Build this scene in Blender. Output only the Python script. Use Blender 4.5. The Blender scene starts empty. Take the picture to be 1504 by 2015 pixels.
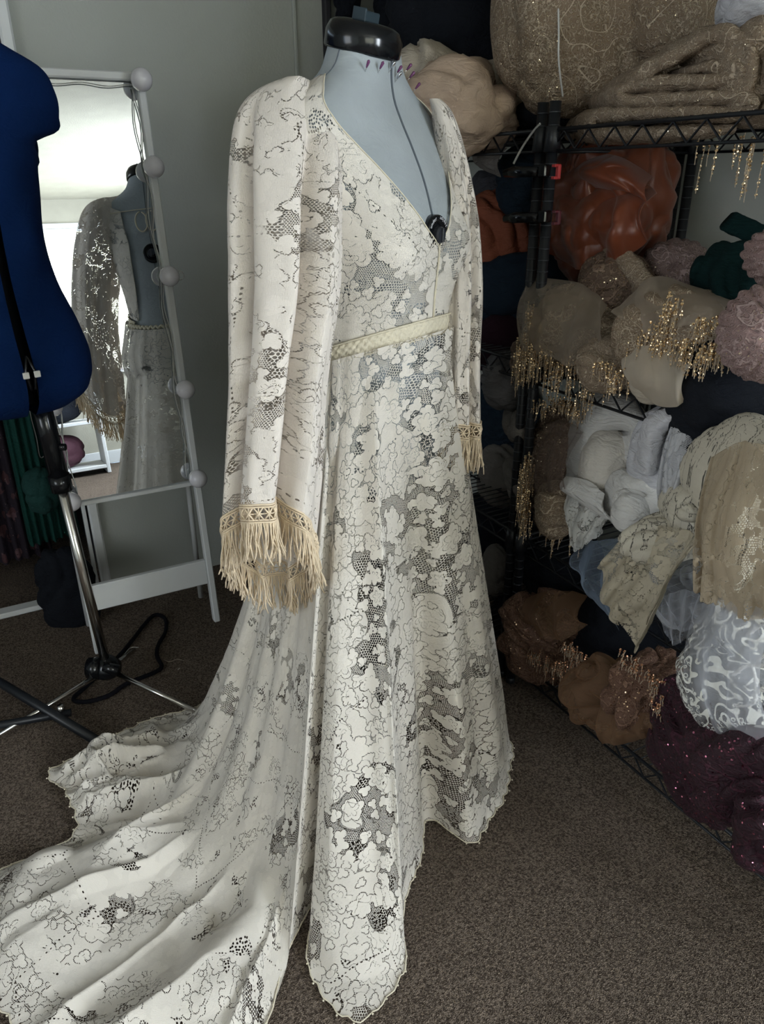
import bpy, math, random
import numpy as np
from mathutils import Vector
# ------------------------------------------------------------------ camera
H=1.38; F=1460.; PX,PY=752.,1007.5
P_=math.radians(24.2); YAW=math.radians(28.6); ROLL=math.radians(-0.4)
fw=np.array((math.sin(YAW),math.cos(YAW),0)); rt=np.array((math.cos(YAW),-math.sin(YAW),0)); ez=np.array((0,0,1.))
ax=fw*math.cos(P_)-ez*math.sin(P_); up_=fw*math.sin(P_)+ez*math.cos(P_)
RR=rt*math.cos(ROLL)+up_*math.sin(ROLL); UU=up_*math.cos(ROLL)-rt*math.sin(ROLL)
EYE=np.array((0,0,H))
sc=bpy.context.scene
cam=bpy.data.objects.new('camera',bpy.data.cameras.new('camera')); sc.collection.objects.link(cam)
cam.data.sensor_fit='HORIZONTAL'; cam.data.sensor_width=36; cam.data.lens=36*F/1504; cam.data.clip_start=.02
from mathutils import Matrix
M=Matrix(((RR[0],UU[0],-ax[0],0),(RR[1],UU[1],-ax[1],0),(RR[2],UU[2],-ax[2],H),(0,0,0,1)))
cam.matrix_world=M; sc.camera=cam
# ------------------------------------------------------------------ world, exposure, window light, added side fill
w=bpy.data.worlds.new('world'); sc.world=w; w.use_nodes=True
w.node_tree.nodes['Background'].inputs[0].default_value=(.62,.8,1,1)
w.node_tree.nodes['Background'].inputs[1].default_value=1.5
sc.view_settings.view_transform='Standard'; sc.view_settings.look='None'; sc.view_settings.gamma=1
sc.view_settings.exposure=0.66; sc.view_settings.use_curve_mapping=False
sc.cycles.transparent_max_bounces=18; sc.cycles.max_bounces=6; sc.cycles.diffuse_bounces=4; sc.cycles.use_adaptive_sampling=True; sc.cycles.adaptive_threshold=.03
YW=-3.0; WX0,WX1,WZ0,WZ1=-.50,1.38,.86,2.12      # window opening behind the camera
def area(name,loc,sx,sy,power,col,rot):
    l=bpy.data.lights.new(name,'AREA'); l.shape='RECTANGLE'; l.size=sx; l.size_y=sy; l.energy=power; l.color=col
    o=bpy.data.objects.new(name,l); sc.collection.objects.link(o); o.location=loc; o.rotation_euler=rot; return o
area('window_daylight',((WX0+WX1)/2,YW-.16,(WZ0+WZ1)/2),WX1-WX0,WZ1-WZ0,75,(.92,.95,1),(math.radians(90),0,0))
RY0,RY1=-2.35,-.75                                   # plain window in the right wall, behind the camera
area('right_window_daylight',(1.90,(RY0+RY1)/2,1.5),1.2,RY1-RY0,125,(.86,.93,1),(0,math.radians(90),0))
area('side_fill',(-2.36,.1,1.5),1.5,1.2,9,(1,.96,.90),(0,math.radians(-90),0))  # weak warm fill added on the unseen left, where no window is built
# ------------------------------------------------------------------ projection helpers (pixel of the photograph -> point in the room)
def ray(px,py): return ax+(px-PX)/F*RR+(PY-py)/F*UU
def onz(px,py,z=0.): d=ray(px,py); return EYE+d*((z-H)/d[2])
def onx(px,py,x): d=ray(px,py); return EYE+d*(x/d[0])
def ony(px,py,y): d=ray(px,py); return EYE+d*(y/d[1])
def atd(px,py,dep): return EYE+ray(px,py)*dep
def atf(px,py,fd): d=ray(px,py); return EYE+d*(fd/(d@fw))
# ------------------------------------------------------------------ object helpers
COL=sc.collection
def tag(o,label=None,cat=None,group=None,kind=None):
    if label: o['label']=label
    if cat: o['category']=cat
    if group: o['group']=group
    if kind: o['kind']=kind
    return o
def empty(name,loc=(0,0,0),label=None,cat=None,group=None,rot=(0,0,0)):
    o=bpy.data.objects.new(name,None); COL.objects.link(o); o.location=[float(v) for v in loc]; o.rotation_euler=rot
    o.empty_display_size=.05
    return tag(o,label,cat,group)
def setmesh(me,V,Fq,smooth=True):
    V=np.asarray(V,dtype=np.float32).reshape(-1,3)
    me.vertices.add(len(V)); me.vertices.foreach_set('co',V.ravel())
    tot=[len(f) for f in Fq] if not isinstance(Fq,np.ndarray) else [Fq.shape[1]]*len(Fq)
    flat=np.concatenate([np.asarray(f) for f in Fq]) if not isinstance(Fq,np.ndarray) else Fq.ravel()
    me.loops.add(len(flat)); me.loops.foreach_set('vertex_index',flat.astype(np.int32))
    st=np.concatenate(([0],np.cumsum(tot)[:-1])).astype(np.int32)
    me.polygons.add(len(tot)); me.polygons.foreach_set('loop_start',st); me.polygons.foreach_set('loop_total',np.array(tot,dtype=np.int32))
    me.polygons.foreach_set('use_smooth',[smooth]*len(tot))
    me.update(calc_edges=True); me.validate()
def mobj(name,V,Fq,mat,parent=None,smooth=True,uv=None):
    me=bpy.data.meshes.new(name); setmesh(me,V,Fq,smooth)
    if uv is not None:
        l=me.uv_layers.new(name='UVMap'); idx=np.empty(len(me.loops),dtype=np.int32); me.loops.foreach_get('vertex_index',idx)
        l.data.foreach_set('uv',np.asarray(uv,dtype=np.float32).reshape(-1,2)[idx].ravel())
    if mat: me.materials.append(mat)
    o=bpy.data.objects.new(name,me); COL.objects.link(o)
    if parent:
        o.parent=parent
    return o
def rootoff(p):      # children of a world-space empty store points relative to it, at any depth
    while p.parent: p=p.parent
    return np.array(p.location) if p.get('_w') else np.zeros(3)
def inv(parent,V):
    return np.asarray(V,dtype=float).reshape(-1,3)-rootoff(parent)
def gridfaces(nv,nu,closed=False):
    i=np.arange(nv-1)[:,None]*nu; 
    j=np.arange(nu if closed else nu-1)[None,:]; jn=(j+1)%nu
    return np.stack((i+j,i+jn,i+nu+jn,i+nu+j),-1).reshape(-1,4)
def ids(nv,nu): return np.arange(nv*nu).reshape(nv,nu)
class MB:
    def __init__(s): s.v=[];s.f=[];s.n=0
    def add(s,V,Fq):
        V=np.asarray(V,dtype=float).reshape(-1,3); s.v.append(V); s.f+= [tuple(int(a)+s.n for a in f) for f in Fq]; s.n+=len(V)
    def box(s,c,d,bev=0,rz=0,M3=None):
        x,y,z=np.array(d)/2.
        if bev<=0:
            V=[(a*x,b*y,e*z) for a in(-1,1) for b in(-1,1) for e in(-1,1)]
            Fq=[(0,1,3,2),(4,6,7,5),(0,4,5,1),(2,3,7,6),(0,2,6,4),(1,5,7,3)]
        else:
            b_=min(bev,x*.9,y*.9,z*.9); V=[];Fq=[]
            # rounded-corner prism with chamfered ends
            def ring(zz,k):
                r=[]
                for sx,sy in((1,1),(-1,1),(-1,-1),(1,-1)):
                    pts=[((x-k)*sx,(y-b_)*sy),((x-b_)*sx,(y-k)*sy)]
                    if sx*sy<0: pts.reverse()
                    r+=[(p[0],p[1],zz) for p in pts]
                return r
            for zz,k in((-z,b_*.99),(-z+b_,0),(z-b_,0),(z,b_*.99)): V+=ring(zz,k)
            for q in range(3):
                for k in range(8): Fq.append((q*8+k,q*8+(k+1)%8,q*8+8+(k+1)%8,q*8+8+k))
            Fq.append(tuple(range(7,-1,-1))); Fq.append(tuple(range(24,32)))
        V=np.array(V,dtype=float)
        if M3 is not None: V=V@np.array(M3).T
        if rz: c_,s_=math.cos(rz),math.sin(rz); V=V@np.array(((c_,s_,0),(-s_,c_,0),(0,0,1)))
        s.add(V+np.array(c,dtype=float),Fq)
    def tube(s,pts,r,n=8,cap=True,closed=False):
        P=np.array(pts,dtype=float); m=len(P); r=np.broadcast_to(np.asarray(r,dtype=float),(m,))
        T=np.gradient(P,axis=0) if not closed else np.roll(P,-1,0)-np.roll(P,1,0)
        T/=np.linalg.norm(T,axis=1)[:,None]+1e-12
        u=np.cross(T[0],(0,0,1) if abs(T[0][2])<.9 else (1,0,0)); V=[]
        a=np.arange(n)*2*math.pi/n
        for k in range(m):
            u=u-T[k]*(u@T[k]); u/=np.linalg.norm(u)+1e-12; v=np.cross(T[k],u)
            V.append(P[k]+r[k]*(np.cos(a)[:,None]*u+np.sin(a)[:,None]*v))
        V=np.array(V); Fq=[tuple(f) for f in gridfaces(m,n,True)]
        if closed: Fq+=[((m-1)*n+j,(m-1)*n+(j+1)%n,(j+1)%n,j) for j in range(n)]
        elif cap: Fq+=[tuple(range(n-1,-1,-1)),tuple(range((m-1)*n,m*n))]
        s.add(V,Fq)
    def lathe(s,prof,c=(0,0,0),n=24,M3=None):
        a=np.arange(n)*2*math.pi/n; V=np.array([[(r*math.cos(t),r*math.sin(t),z) for t in a] for r,z in prof]).reshape(-1,3)
        if M3 is not None: V=V@np.array(M3).T
        Fq=[tuple(f) for f in gridfaces(len(prof),n,True)]
        Fq+=[tuple(range(n-1,-1,-1)),tuple(range((len(prof)-1)*n,len(prof)*n))]
        s.add(V+np.array(c,dtype=float),Fq)
    def sphere(s,c,r,n=16,m=10,sc_=(1,1,1)):
        pr=[(max(1e-4,math.sin(math.pi*k/m)),-math.cos(math.pi*k/m)) for k in range(m+1)]
        a=np.arange(n)*2*math.pi/n; V=np.array([[(q*math.cos(t),q*math.sin(t),z) for t in a] for q,z in pr]).reshape(-1,3)*r*np.array(sc_)
        s.add(V+np.array(c,dtype=float),[tuple(f) for f in gridfaces(m+1,n,True)])
    def build(s,name,mat,parent=None,smooth=False):
        V=np.concatenate(s.v); 
        if parent is not None: V=V-rootoff(parent)
        o=mobj(name,V,s.f,mat,parent,smooth)
        return o
def wempty(name,loc,label,cat,group=None):       # empty whose children get world-space points
    o=empty(name,loc,label,cat,group); o['_w']=1; return o
def rotm(axis,ang):
    a=np.array(axis,dtype=float); a/=np.linalg.norm(a); c,s=math.cos(ang),math.sin(ang)
    K=np.array(((0,-a[2],a[1]),(a[2],0,-a[0]),(-a[1],a[0],0))); return np.eye(3)+s*K+(1-c)*K@K
# numpy value noise
def _h(i,j,k,s):
    n=(i.astype(np.int64)*374761393+j.astype(np.int64)*668265263+k.astype(np.int64)*2147483647+s*974634777)&0xffffffff
    n=((n^(n>>13))*1274126177)&0xffffffff; n=((n^(n>>16))*2246822519)&0xffffffff
    return (n&0xffff)/32767.5-1
def vn(P,s=0):
    P=np.asarray(P,dtype=float); sh=P.shape[:-1]; P=P.reshape(-1,3); I=np.floor(P).astype(np.int64); f=P-I; f=f*f*f*(f*(f*6-15)+10)
    o=0
    for a in(0,1):
        for b in(0,1):
            for c in(0,1):
                wgt=(f[:,0] if a else 1-f[:,0])*(f[:,1] if b else 1-f[:,1])*(f[:,2] if c else 1-f[:,2])
                o=o+wgt*_h(I[:,0]+a,I[:,1]+b,I[:,2]+c,s)
    return o.reshape(sh)
def catmull(pts,n,closed=False):
    P=np.array(pts,dtype=float); m=len(P); out=[]
    tt=np.linspace(0,m if closed else m-1,n,endpoint=not closed)
    for t in tt:
        k=int(min(math.floor(t),(m-1) if closed else m-2)); f=t-k
        g=(lambda q:P[q%m]) if closed else (lambda q:P[min(max(q,0),m-1)])
        a,b,c,d=g(k-1),g(k),g(k+1),g(k+2)
        out.append(.5*((2*b)+(c-a)*f+(2*a-5*b+4*c-d)*f*f+(3*b-3*c+d-a)*f**3))
    return np.array(out)
def cubic(x,xs,ys):  # smooth interpolation, vectorised
    x=np.asarray(x,dtype=float); xs=np.array(xs,float); ys=np.array(ys,float); m=np.gradient(ys,xs)
    k=np.clip(np.searchsorted(xs,x)-1,0,len(xs)-2); h=xs[k+1]-xs[k]; t=np.clip((x-xs[k])/h,0,1)
    return (2*t**3-3*t**2+1)*ys[k]+(t**3-2*t**2+t)*h*m[k]+(-2*t**3+3*t**2)*ys[k+1]+(t**3-t**2)*h*m[k+1]
def ss(a,b,x): t=np.clip((np.asarray(x,dtype=float)-a)/(b-a),0,1); return t*t*(3-2*t)
# ------------------------------------------------------------------ node DSL
class NT:
    def __init__(s,name):
        s.m=bpy.data.materials.new(name); s.m.use_nodes=True; s.t=s.m.node_tree; s.t.nodes.clear()
        s.out=s.t.nodes.new('ShaderNodeOutputMaterial')
    def n(s,typ,ins=None,**kw):
        nd=s.t.nodes.new(typ)
        for k,v in kw.items(): setattr(nd,k,v)
        for k,v in (ins or {}).items(): s.put(nd.inputs[k],v)
        return nd
    def put(s,sock,v):
        if isinstance(v,S): s.t.links.new(v.k,sock)
        elif hasattr(v,'is_output'): s.t.links.new(v,sock)
        else: sock.default_value=v
    def math(s,op,*a):
        nd=s.t.nodes.new('ShaderNodeMath'); nd.operation=op
        for i,v in enumerate(a): s.put(nd.inputs[i],v)
        return S(s,nd.outputs[0])
    def vmath(s,op,*a,out=0):
        nd=s.t.nodes.new('ShaderNodeVectorMath'); nd.operation=op
        for i,v in enumerate(a):
            if op=='SCALE' and i==1: s.put(nd.inputs['Scale'],v)
            else: s.put(nd.inputs[i],v)
        return S(s,nd.outputs[out])
    def coord(s,which='Object'): return S(s,s.n('ShaderNodeTexCoord').outputs[which])
    def noise(s,v,scale,detail=2,rough=.5,dist=0,out=0): return S(s,s.n('ShaderNodeTexNoise',{'Vector':v,'Scale':scale,'Detail':detail,'Roughness':rough,'Distortion':dist}).outputs[out])
    def vor(s,v,scale,feature='F1',dims='3D',rnd=1.):
        nd=s.n('ShaderNodeTexVoronoi',{'Vector':v,'Scale':scale,'Randomness':rnd},feature=feature,voronoi_dimensions=dims); return nd
    def o(s,nd,name): return S(s,nd.outputs[name])
    def sep(s,v): nd=s.n('ShaderNodeSeparateXYZ',{0:v}); return [S(s,nd.outputs[i]) for i in range(3)]
    def comb(s,x,y,z=0.): return S(s,s.n('ShaderNodeCombineXYZ',{0:x,1:y,2:z}).outputs[0])
    def sm(s,x,a,b,lo=0.,hi=1.): return S(s,s.n('ShaderNodeMapRange',{'Value':x,'From Min':a,'From Max':b,'To Min':lo,'To Max':hi},interpolation_type='SMOOTHSTEP').outputs[0])
    def mix(s,f,a,b):
        nd=s.n('ShaderNodeMix',data_type='RGBA'); s.put(nd.inputs[0],f); 
        for i,v in((6,a),(7,b)): s.put(nd.inputs[i],v if isinstance(v,S) else (*v,1) if len(v)==3 else v)
        return S(s,nd.outputs[2])
    def bump(s,h,st=.5,d=.01): return S(s,s.n('ShaderNodeBump',{'Height':h,'Strength':st,'Distance':d}).outputs[0])
    def pbr(s,col,rough=.6,normal=None,**kw):
        nd=s.n('ShaderNodeBsdfPrincipled'); 
        s.put(nd.inputs['Base Color'],col if isinstance(col,S) else (*col,1)); s.put(nd.inputs['Roughness'],rough)
        if normal is not None: s.put(nd.inputs['Normal'],normal)
        for k,v in kw.items(): s.put(nd.inputs[k.replace('_',' ')],v)
        return S(s,nd.outputs[0])
    def mixs(s,f,a,b):
        nd=s.n('ShaderNodeMixShader'); s.put(nd.inputs[0],f); s.put(nd.inputs[1],a); s.put(nd.inputs[2],b); return S(s,nd.outputs[0])
    def done(s,sh): s.t.links.new(sh.k,s.out.inputs[0]); return s.m
class S:
    def __init__(s,t,k): s.t=t;s.k=k
    def __add__(s,o): return s.t.math('ADD',s,o)
    def __radd__(s,o): return s.t.math('ADD',o,s)
    def __sub__(s,o): return s.t.math('SUBTRACT',s,o)
    def __rsub__(s,o): return s.t.math('SUBTRACT',o,s)
    def __mul__(s,o): return s.t.math('MULTIPLY',s,o)
    def __rmul__(s,o): return s.t.math('MULTIPLY',o,s)
    def __truediv__(s,o): return s.t.math('DIVIDE',s,o)
    def __lt__(s,o): return s.t.math('LESS_THAN',s,o)
    def __gt__(s,o): return s.t.math('GREATER_THAN',s,o)
    def f(s,op,*a): return s.t.math(op,s,*a)
# ------------------------------------------------------------------ materials
def plain(name,col,rough=.5,metal=0.,bump=0,bs=200,**kw):
    t=NT(name); nrm=None
    c=t.coord()
    v=t.noise(c,9,3); colr=t.mix(v,tuple(x*.88 for x in col),tuple(min(1,x*1.1) for x in col))
    if bump: nrm=t.bump(t.noise(c,bs,3),bump,.003)
    return t.done(t.pbr(colr,rough,nrm,Metallic=metal,**kw))
def lace(name,col,coord='UV',alpha=True,netamt=.0,transl=.06,scale=1.22,attr=False,sparse=False):
    t=NT(name)
    p0=t.coord('UV' if coord=='UV' else 'Object')
    if scale!=1: p0=t.vmath('SCALE',p0,scale)
    wv=t.vmath('SCALE',t.vmath('SUBTRACT',S(t,t.n('ShaderNodeTexNoise',{'Vector':p0,'Scale':14.,'Detail':2.}).outputs['Color']),(.5,.5,.5)),.016)
    p=t.vmath('ADD',p0,wv)
    x,y,_=t.sep(p)
    def flower(scl,R,pet,lo):
        nd=t.vor(p,1/scl,dims='2D'); c=t.o(nd,'Position'); rc=t.sep(t.o(nd,'Color'))
        d=t.vmath('SUBTRACT',p,c); dx,dy,_=t.sep(d)
        th=dy.f('ARCTAN2',dx)+rc[0]*6.28
        r=t.vmath('LENGTH',t.comb(dx,dy,0.),out='Value')
        lob=(th*(pet/2.)).f('COSINE').f('ABSOLUTE')
        Rv=(lob*(1-lo)+lo)*(rc[1]*.55+.62)*R
        return r-Rv, r, rc
    a,ra,ca=flower(.082,.034,5,.62); b,rb,cb=flower(.037,.0155,3,.5)
    big=a.f('MINIMUM',b)
    zone=t.noise(p,5.5,1)+netamt+(S(t,t.n('ShaderNodeAttribute',attribute_name='openwork').outputs['Fac']) if attr else 0.)                        # >.5 : open net ground
    isnet=zone>.53
    gauze=1.-isnet
    inside0=big<-.002
    outside=big>.0007
    # nets: small square filet and larger hexagons
    def hexn(pitch,rad):
        sx,sy=pitch,pitch*1.732
        def cell(ox,oy):
            u=(x+ox).f('PINGPONG',sx/2.); v=(y+oy).f('PINGPONG',sy/2.)
            return (u*u+v*v)
        return cell(0.,0.).f('MINIMUM',cell(sx/2,sy/2))<(rad*rad)
    coarse=t.noise(p,8.,0)>.56
    net=hexn(.0064,.0025)*coarse+hexn(.0042,.00155)*(1.-coarse)
    netz=net*isnet*outside
    # pin-holed outlines of every motif, and of the net areas
    dot=((x*1350.).f('SINE')*(y*1350.).f('SINE'))>-.08
    band=((big-.0014).f('ABSOLUTE')<.0014)
    petals=((a+.011).f('ABSOLUTE')<.0008)*(cb[2]>.45)
    zl=((zone-.53).f('ABSOLUTE')<.006)*outside
    vein=((t.noise(p,26.,1)-.5).f('ABSOLUTE')<.011)*(t.noise(p,6.,0)>.44)*outside
    vein2=((t.noise(p,48.,0)-.5).f('ABSOLUTE')<.012)*(cb[0]>.5)*inside0
    pins=dot*(band+petals+zl+vein+vein2).f('MINIMUM',1.)
    if attr:
        low=S(t,t.n('ShaderNodeAttribute',attribute_name='openwork').outputs['Fac'])<-.045
        pins=pins*(1.-low*(t.noise(p,7.,1)<.53))
    if sparse: pins=pins*(1.-(t.noise(p,6.,1)<.5)*(t.noise(p,30.,0)<.56))
    # faggoted ladder lines: long rows of bold holes
    e=t.o(t.vor(p,1/.26,'DISTANCE_TO_EDGE','2D'),'Distance')
    q=t.vor(p,1/.0085,dims='2D',rnd=.25); dd=t.o(q,'Distance')
    ladder=(e<.0075)*(dd<.26)*(t.noise(p,3.,0)>.42)
    # clusters of bold eyelets
    q2=t.vor(p,1/.0075,dims='2D',rnd=.6)
    ey=(t.o(q2,'Distance')<.34)*(t.noise(p,11.,1)>.62)*outside
    hole=(netz+pins+ladder+ey).f('MINIMUM',1.)
    # colour and relief
    inside=1.-outside
    c1=tuple(v*.93 for v in col)
    base=t.mix(inside*.85,c1,col)
    mott=t.noise(p,4.,3); base=t.mix(mott*.28,base,(col[0]*.86,col[1]*.83,col[2]*.74))
    cr=t.comb(x*900.,y*130.,0.); crk=t.noise(cr,1.,2)+t.noise(t.comb(x*130.,y*900.,3.),1.,2)*.6
    h=inside*.9+crk*.55*gauze-pins*.6+t.noise(p,900.,1)*.25
    nrm=t.bump(h,.75,.0016)
    dif=t.pbr(base,.9,nrm,Specular_IOR_Level=.15)
    tr=t.n('ShaderNodeBsdfTranslucent',{'Color':base,'Normal':nrm}).outputs[0]
    sh=t.mixs(transl,dif,tr)
    if alpha:
        tp=t.n('ShaderNodeBsdfTransparent').outputs[0]
        sh=t.mixs(hole,sh,tp)
    else:
        dk=t.pbr(tuple(v*.13 for v in col),.9); sh=t.mixs(hole,sh,dk)
    return t.done(sh)
def sequin(name,c1,c2,glit=.12,sc_=1.,gcol=(1,.86,.6)):
    t=NT(name); p=t.coord()
    pw=t.vmath('ADD',p,t.vmath('SCALE',S(t,t.n('ShaderNodeTexNoise',{'Vector':p,'Scale':18*sc_}).outputs['Color']),.03))
    n=t.noise(pw,26*sc_,2,.45)
    cord=((n*9.).f('FRACT')-.5).f('ABSOLUTE')       # cord embroidery scrolls
    cm=1.-t.sm(cord,.07,.2)
    band=((t.noise(p,7*sc_,0)*4.).f('FRACT')-.5).f('ABSOLUTE'); bm=1.-t.sm(band,.018,.036)
    vo=t.vor(p,120*sc_); ring=(t.o(vo,'Distance')-.33).f('ABSOLUTE'); rm=(1.-t.sm(ring,.06,.13))*(t.noise(p,7*sc_,0)>.5)
    m=(cm*.75+bm+rm*.8).f('MINIMUM',1.)
    col=t.mix(m,c1,c2); col=t.mix(t.noise(p,5.,3)*.6,col,tuple(v*.55 for v in c1))
    fo=(t.noise(t.vmath('MULTIPLY',p,(1.,.5,1.8)),22.,3,.5,1.)-.5).f('ABSOLUTE')*3.
    nrm=t.bump(m+t.noise(p,260,2)*.5+fo*1.2,.9,.004)
    base=t.pbr(col,.75,nrm)
    v2=t.vor(p,230*sc_); rc=t.sep(t.o(v2,'Color')); gl=(rc[0]>(1-glit))*(t.o(v2,'Distance')<.42)
    nn=t.n('ShaderNodeNormalMap') if False else None
    gn=S(t,t.n('ShaderNodeVectorMath',{0:S(t,t.n('ShaderNodeNewGeometry').outputs['Normal']),1:t.vmath('SCALE',t.vmath('SUBTRACT',t.o(v2,'Color'),(.5,.5,.5)),.9)},operation='ADD').outputs[0])
    gn=t.vmath('NORMALIZE',gn)
    g=t.pbr(gcol,.18,gn,Metallic=1.)
    return t.done(t.mixs(gl,base,g))
def cloth(name,col,rough=.85,b=.5,fs=1.,spec=.3,sheen=0.,weave=900):
    t=NT(name); p=t.coord(); n=t.noise(p,12*fs,4)
    c=t.mix(n,tuple(v*.8 for v in col),tuple(min(1,v*1.15) for v in col))
    ax_=t.vmath('MULTIPLY',p,(1.,.45,1.7)); fo=(t.noise(ax_,26*fs,3,.5,1.2)-.5).f('ABSOLUTE')*3.
    h=t.noise(p,weave,1)*.25+t.noise(p,60*fs,4,.6)*.6+fo*1.2
    return t.done(t.pbr(c,rough,t.bump(h,b,.005),Specular_IOR_Level=spec,Sheen_Weight=sheen))
def tulle(name,col,alpha=.45):
    t=NT(name); p=t.coord(); n=t.noise(p,30,3)
    c=t.mix(n,tuple(v*.85 for v in col),col)
    f=t.n('ShaderNodeLayerWeight',{'Blend':.35}).outputs['Facing']
    a=(S(t,f)*.6+alpha).f('MINIMUM',1.)
    sh=t.pbr(c,.7,t.bump(t.noise(p,50,4),.4,.004))
    tl=t.n('ShaderNodeBsdfTranslucent',{'Color':(*col,1)}).outputs[0]
    return t.done(t.mixs(a,t.n('ShaderNodeBsdfTransparent').outputs[0],t.mixs(.35,sh,tl)))
# ================================================================== THE SETTING
XR=1.72; XL=-2.4; YB=2.57; ZC=2.36
def carpet():
    t=NT('carpet'); p=t.coord(); a=t.noise(p,190,3,.8); b=t.noise(p,2.2,3); e=t.vor(p,420); tuft=t.o(e,'Distance')
    c=t.mix(t.sm(a,.38,.62),(.075,.055,.043),(.36,.285,.225)); c=t.mix(b*.35,c,(.17,.13,.10))
    c=t.mix((t.noise(p,520,1)>.66)*.5,c,(.42,.35,.29))
    c=t.mix((t.noise(p,430,1)>.68)*.6,c,(.05,.035,.026))
    h=a*1.+tuft*.8
    return t.done(t.pbr(c,.95,t.bump(h,1.,.008),Specular_IOR_Level=.1))
def wallmat():
    t=NT('painted_wall'); p=t.coord(); n=t.noise(p,3,3)
    c=t.mix(n,(.40,.42,.39),(.45,.47,.435)); return t.done(t.pbr(c,.75,t.bump(t.noise(p,140,4),.25,.002)))
M_CARP=carpet(); M_WALL=wallmat(); M_WHITE=plain('white_paint',(.74,.76,.77),.45); M_CEIL=plain('ceiling_paint',(.42,.40,.33),.9,bump=.3,bs=120)
M_BLACK=plain('black_wire_coating',(.012,.014,.018),.38); M_BPL=plain('glossy_black_plastic',(.006,.007,.009),.16)
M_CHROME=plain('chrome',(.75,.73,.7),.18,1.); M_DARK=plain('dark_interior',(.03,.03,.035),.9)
def struct(name,c,d,mat,parent=None,bev=0):
    b=MB(); b.box(c,d,bev); o=b.build(name,mat,parent)
    if parent is None: o['kind']='structure'
    return o
# floor as a fine sheet with soft pile undulation near the camera
g=np.meshgrid(np.linspace(XL,XR+.02,260),np.linspace(YW,3.3,360)); Pf=np.stack((g[0],g[1],g[0]*0),-1)
Pf[...,2]=-.003+.0025*vn(Pf*14,3)
o=mobj('floor',Pf,gridfaces(360,260),M_CARP); o['kind']='structure'
struct('ceiling',((XL+XR)/2,.1,ZC+.03),(XR-XL+.1,6.5,.06),M_CEIL)
struct('wall_right',(XR+.04,(RY1+3.35)/2,ZC/2),(.08,3.35-RY1,ZC),M_WALL)
struct('wall_right_near',(XR+.04,(YW-.1+RY0)/2,ZC/2),(.08,RY0-YW+.1,ZC),M_WALL)
struct('wall_right_below_window',(XR+.04,(RY0+RY1)/2,.45),(.08,RY1-RY0,.9),M_WALL)
struct('wall_right_above_window',(XR+.04,(RY0+RY1)/2,2.23),(.08,RY1-RY0,.26),M_WALL)
CX=.245                                              # closet opening ends here
struct('wall_back',((CX+XR)/2,YB+.05,ZC/2),(XR-CX,.10,ZC),M_WALL)
struct('wall_left',(XL-.04,-1.75,ZC/2),(.08,2.5,ZC),M_WALL)
struct('wall_left_far',(XL-.04,2.1,ZC/2),(.08,2.4,ZC),M_WALL)
struct('wall_left_below_opening',(XL-.04,.2,.45),(.08,1.4,.9),M_WALL)  # bare unseen opening behind the added side fill, no window in it
struct('wall_left_above_opening',(XL-.04,.2,2.23),(.08,1.4,.26),M_WALL)
struct('wall_back_above_closet',((XL+CX)/2,YB+.05,2.26),(CX-XL,.10,.2),M_WALL)
# closet recess
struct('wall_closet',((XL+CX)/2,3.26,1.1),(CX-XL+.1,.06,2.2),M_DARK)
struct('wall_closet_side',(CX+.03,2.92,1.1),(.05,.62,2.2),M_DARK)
# closet trims
struct('trim_1',(CX+.002,YB-.012,1.13),(.034,.03,2.26),M_WHITE,bev=.006)
struct('trim_2',(CX-.028,YB-.004,1.13),(.012,.03,2.26),M_WHITE,bev=.002)
struct('trim_3',((XL+CX)/2,YB-.0,.012),(CX-XL-.06,.05,.02),M_WHITE,bev=.004)
# front wall (behind the camera) with its window
for nm,c,d in(('wall_front_left',((XL+WX0)/2,YW-.05,ZC/2),(WX0-XL,.1,ZC)),('wall_front_right',((WX1+XR)/2,YW-.05,ZC/2),(XR-WX1,.1,ZC)),
              ('wall_front_below',((WX0+WX1)/2,YW-.05,WZ0/2),(WX1-WX0,.1,WZ0)),('wall_front_above',((WX0+WX1)/2,YW-.05,(WZ1+ZC)/2),(WX1-WX0,.1,ZC-WZ1))):
    struct(nm,c,d,M_CEIL)
struct('baseboard_front',((XL+XR)/2,YW+.008,.06),(XR-XL,.016,.12),M_WHITE,bev=.004)
struct('baseboard_right',(XR-.008,-.4,.05),(.016,5.2,.10),M_WHITE,bev=.004)
# door frame in the back wall and a narrow corner strip
struct('trim_4',(1.095,YB-.006,1.15),(.012,.014,2.3),M_WALL,bev=.003)
struct('trim_5',(1.205,YB-.012,1.15),(.022,.03,2.3),M_DARK,bev=.004)
wn=wempty('window_1',((WX0+WX1)/2,YW,1.5),None,None); wn['kind']='structure'
b=MB(); 
for c,d in((((WX0+WX1)/2,YW+.01,WZ1+.02),(WX1-WX0+.08,.04,.04)),(((WX0+WX1)/2,YW+.03,WZ0-.015),(WX1-WX0+.12,.10,.03)),((WX0-.02,YW+.01,1.49),(.04,.04,1.3)),((WX1+.02,YW+.01,1.49),(.04,.04,1.3)),(((WX0+WX1)/2,YW-.08,1.49),(.035,.03,1.26))): b.box(c,d,.004)
b.build('window_frame',M_WHITE,wn)
tw=NT('blind_slat'); M_SLAT=tw.done(tw.mixs(.35,tw.pbr((.85,.84,.76),.6),S(tw,tw.n('ShaderNodeBsdfTranslucent',{'Color':(.9,.88,.75,1)}).outputs[0])))
sl=MB(); sl.box((0,0,0),(WX1-WX0-.02,.024,.0012),M3=rotm((1,0,0),math.radians(-58))); first=None
for k in range(58):
    z=WZ1-.03-k*.0213
    if first is None: first=sl.build('blind_slat',M_SLAT); o=first
    else: o=first.copy(); COL.objects.link(o)
    o.parent=wn; o.location=(0,-.035,z-1.5)
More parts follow.
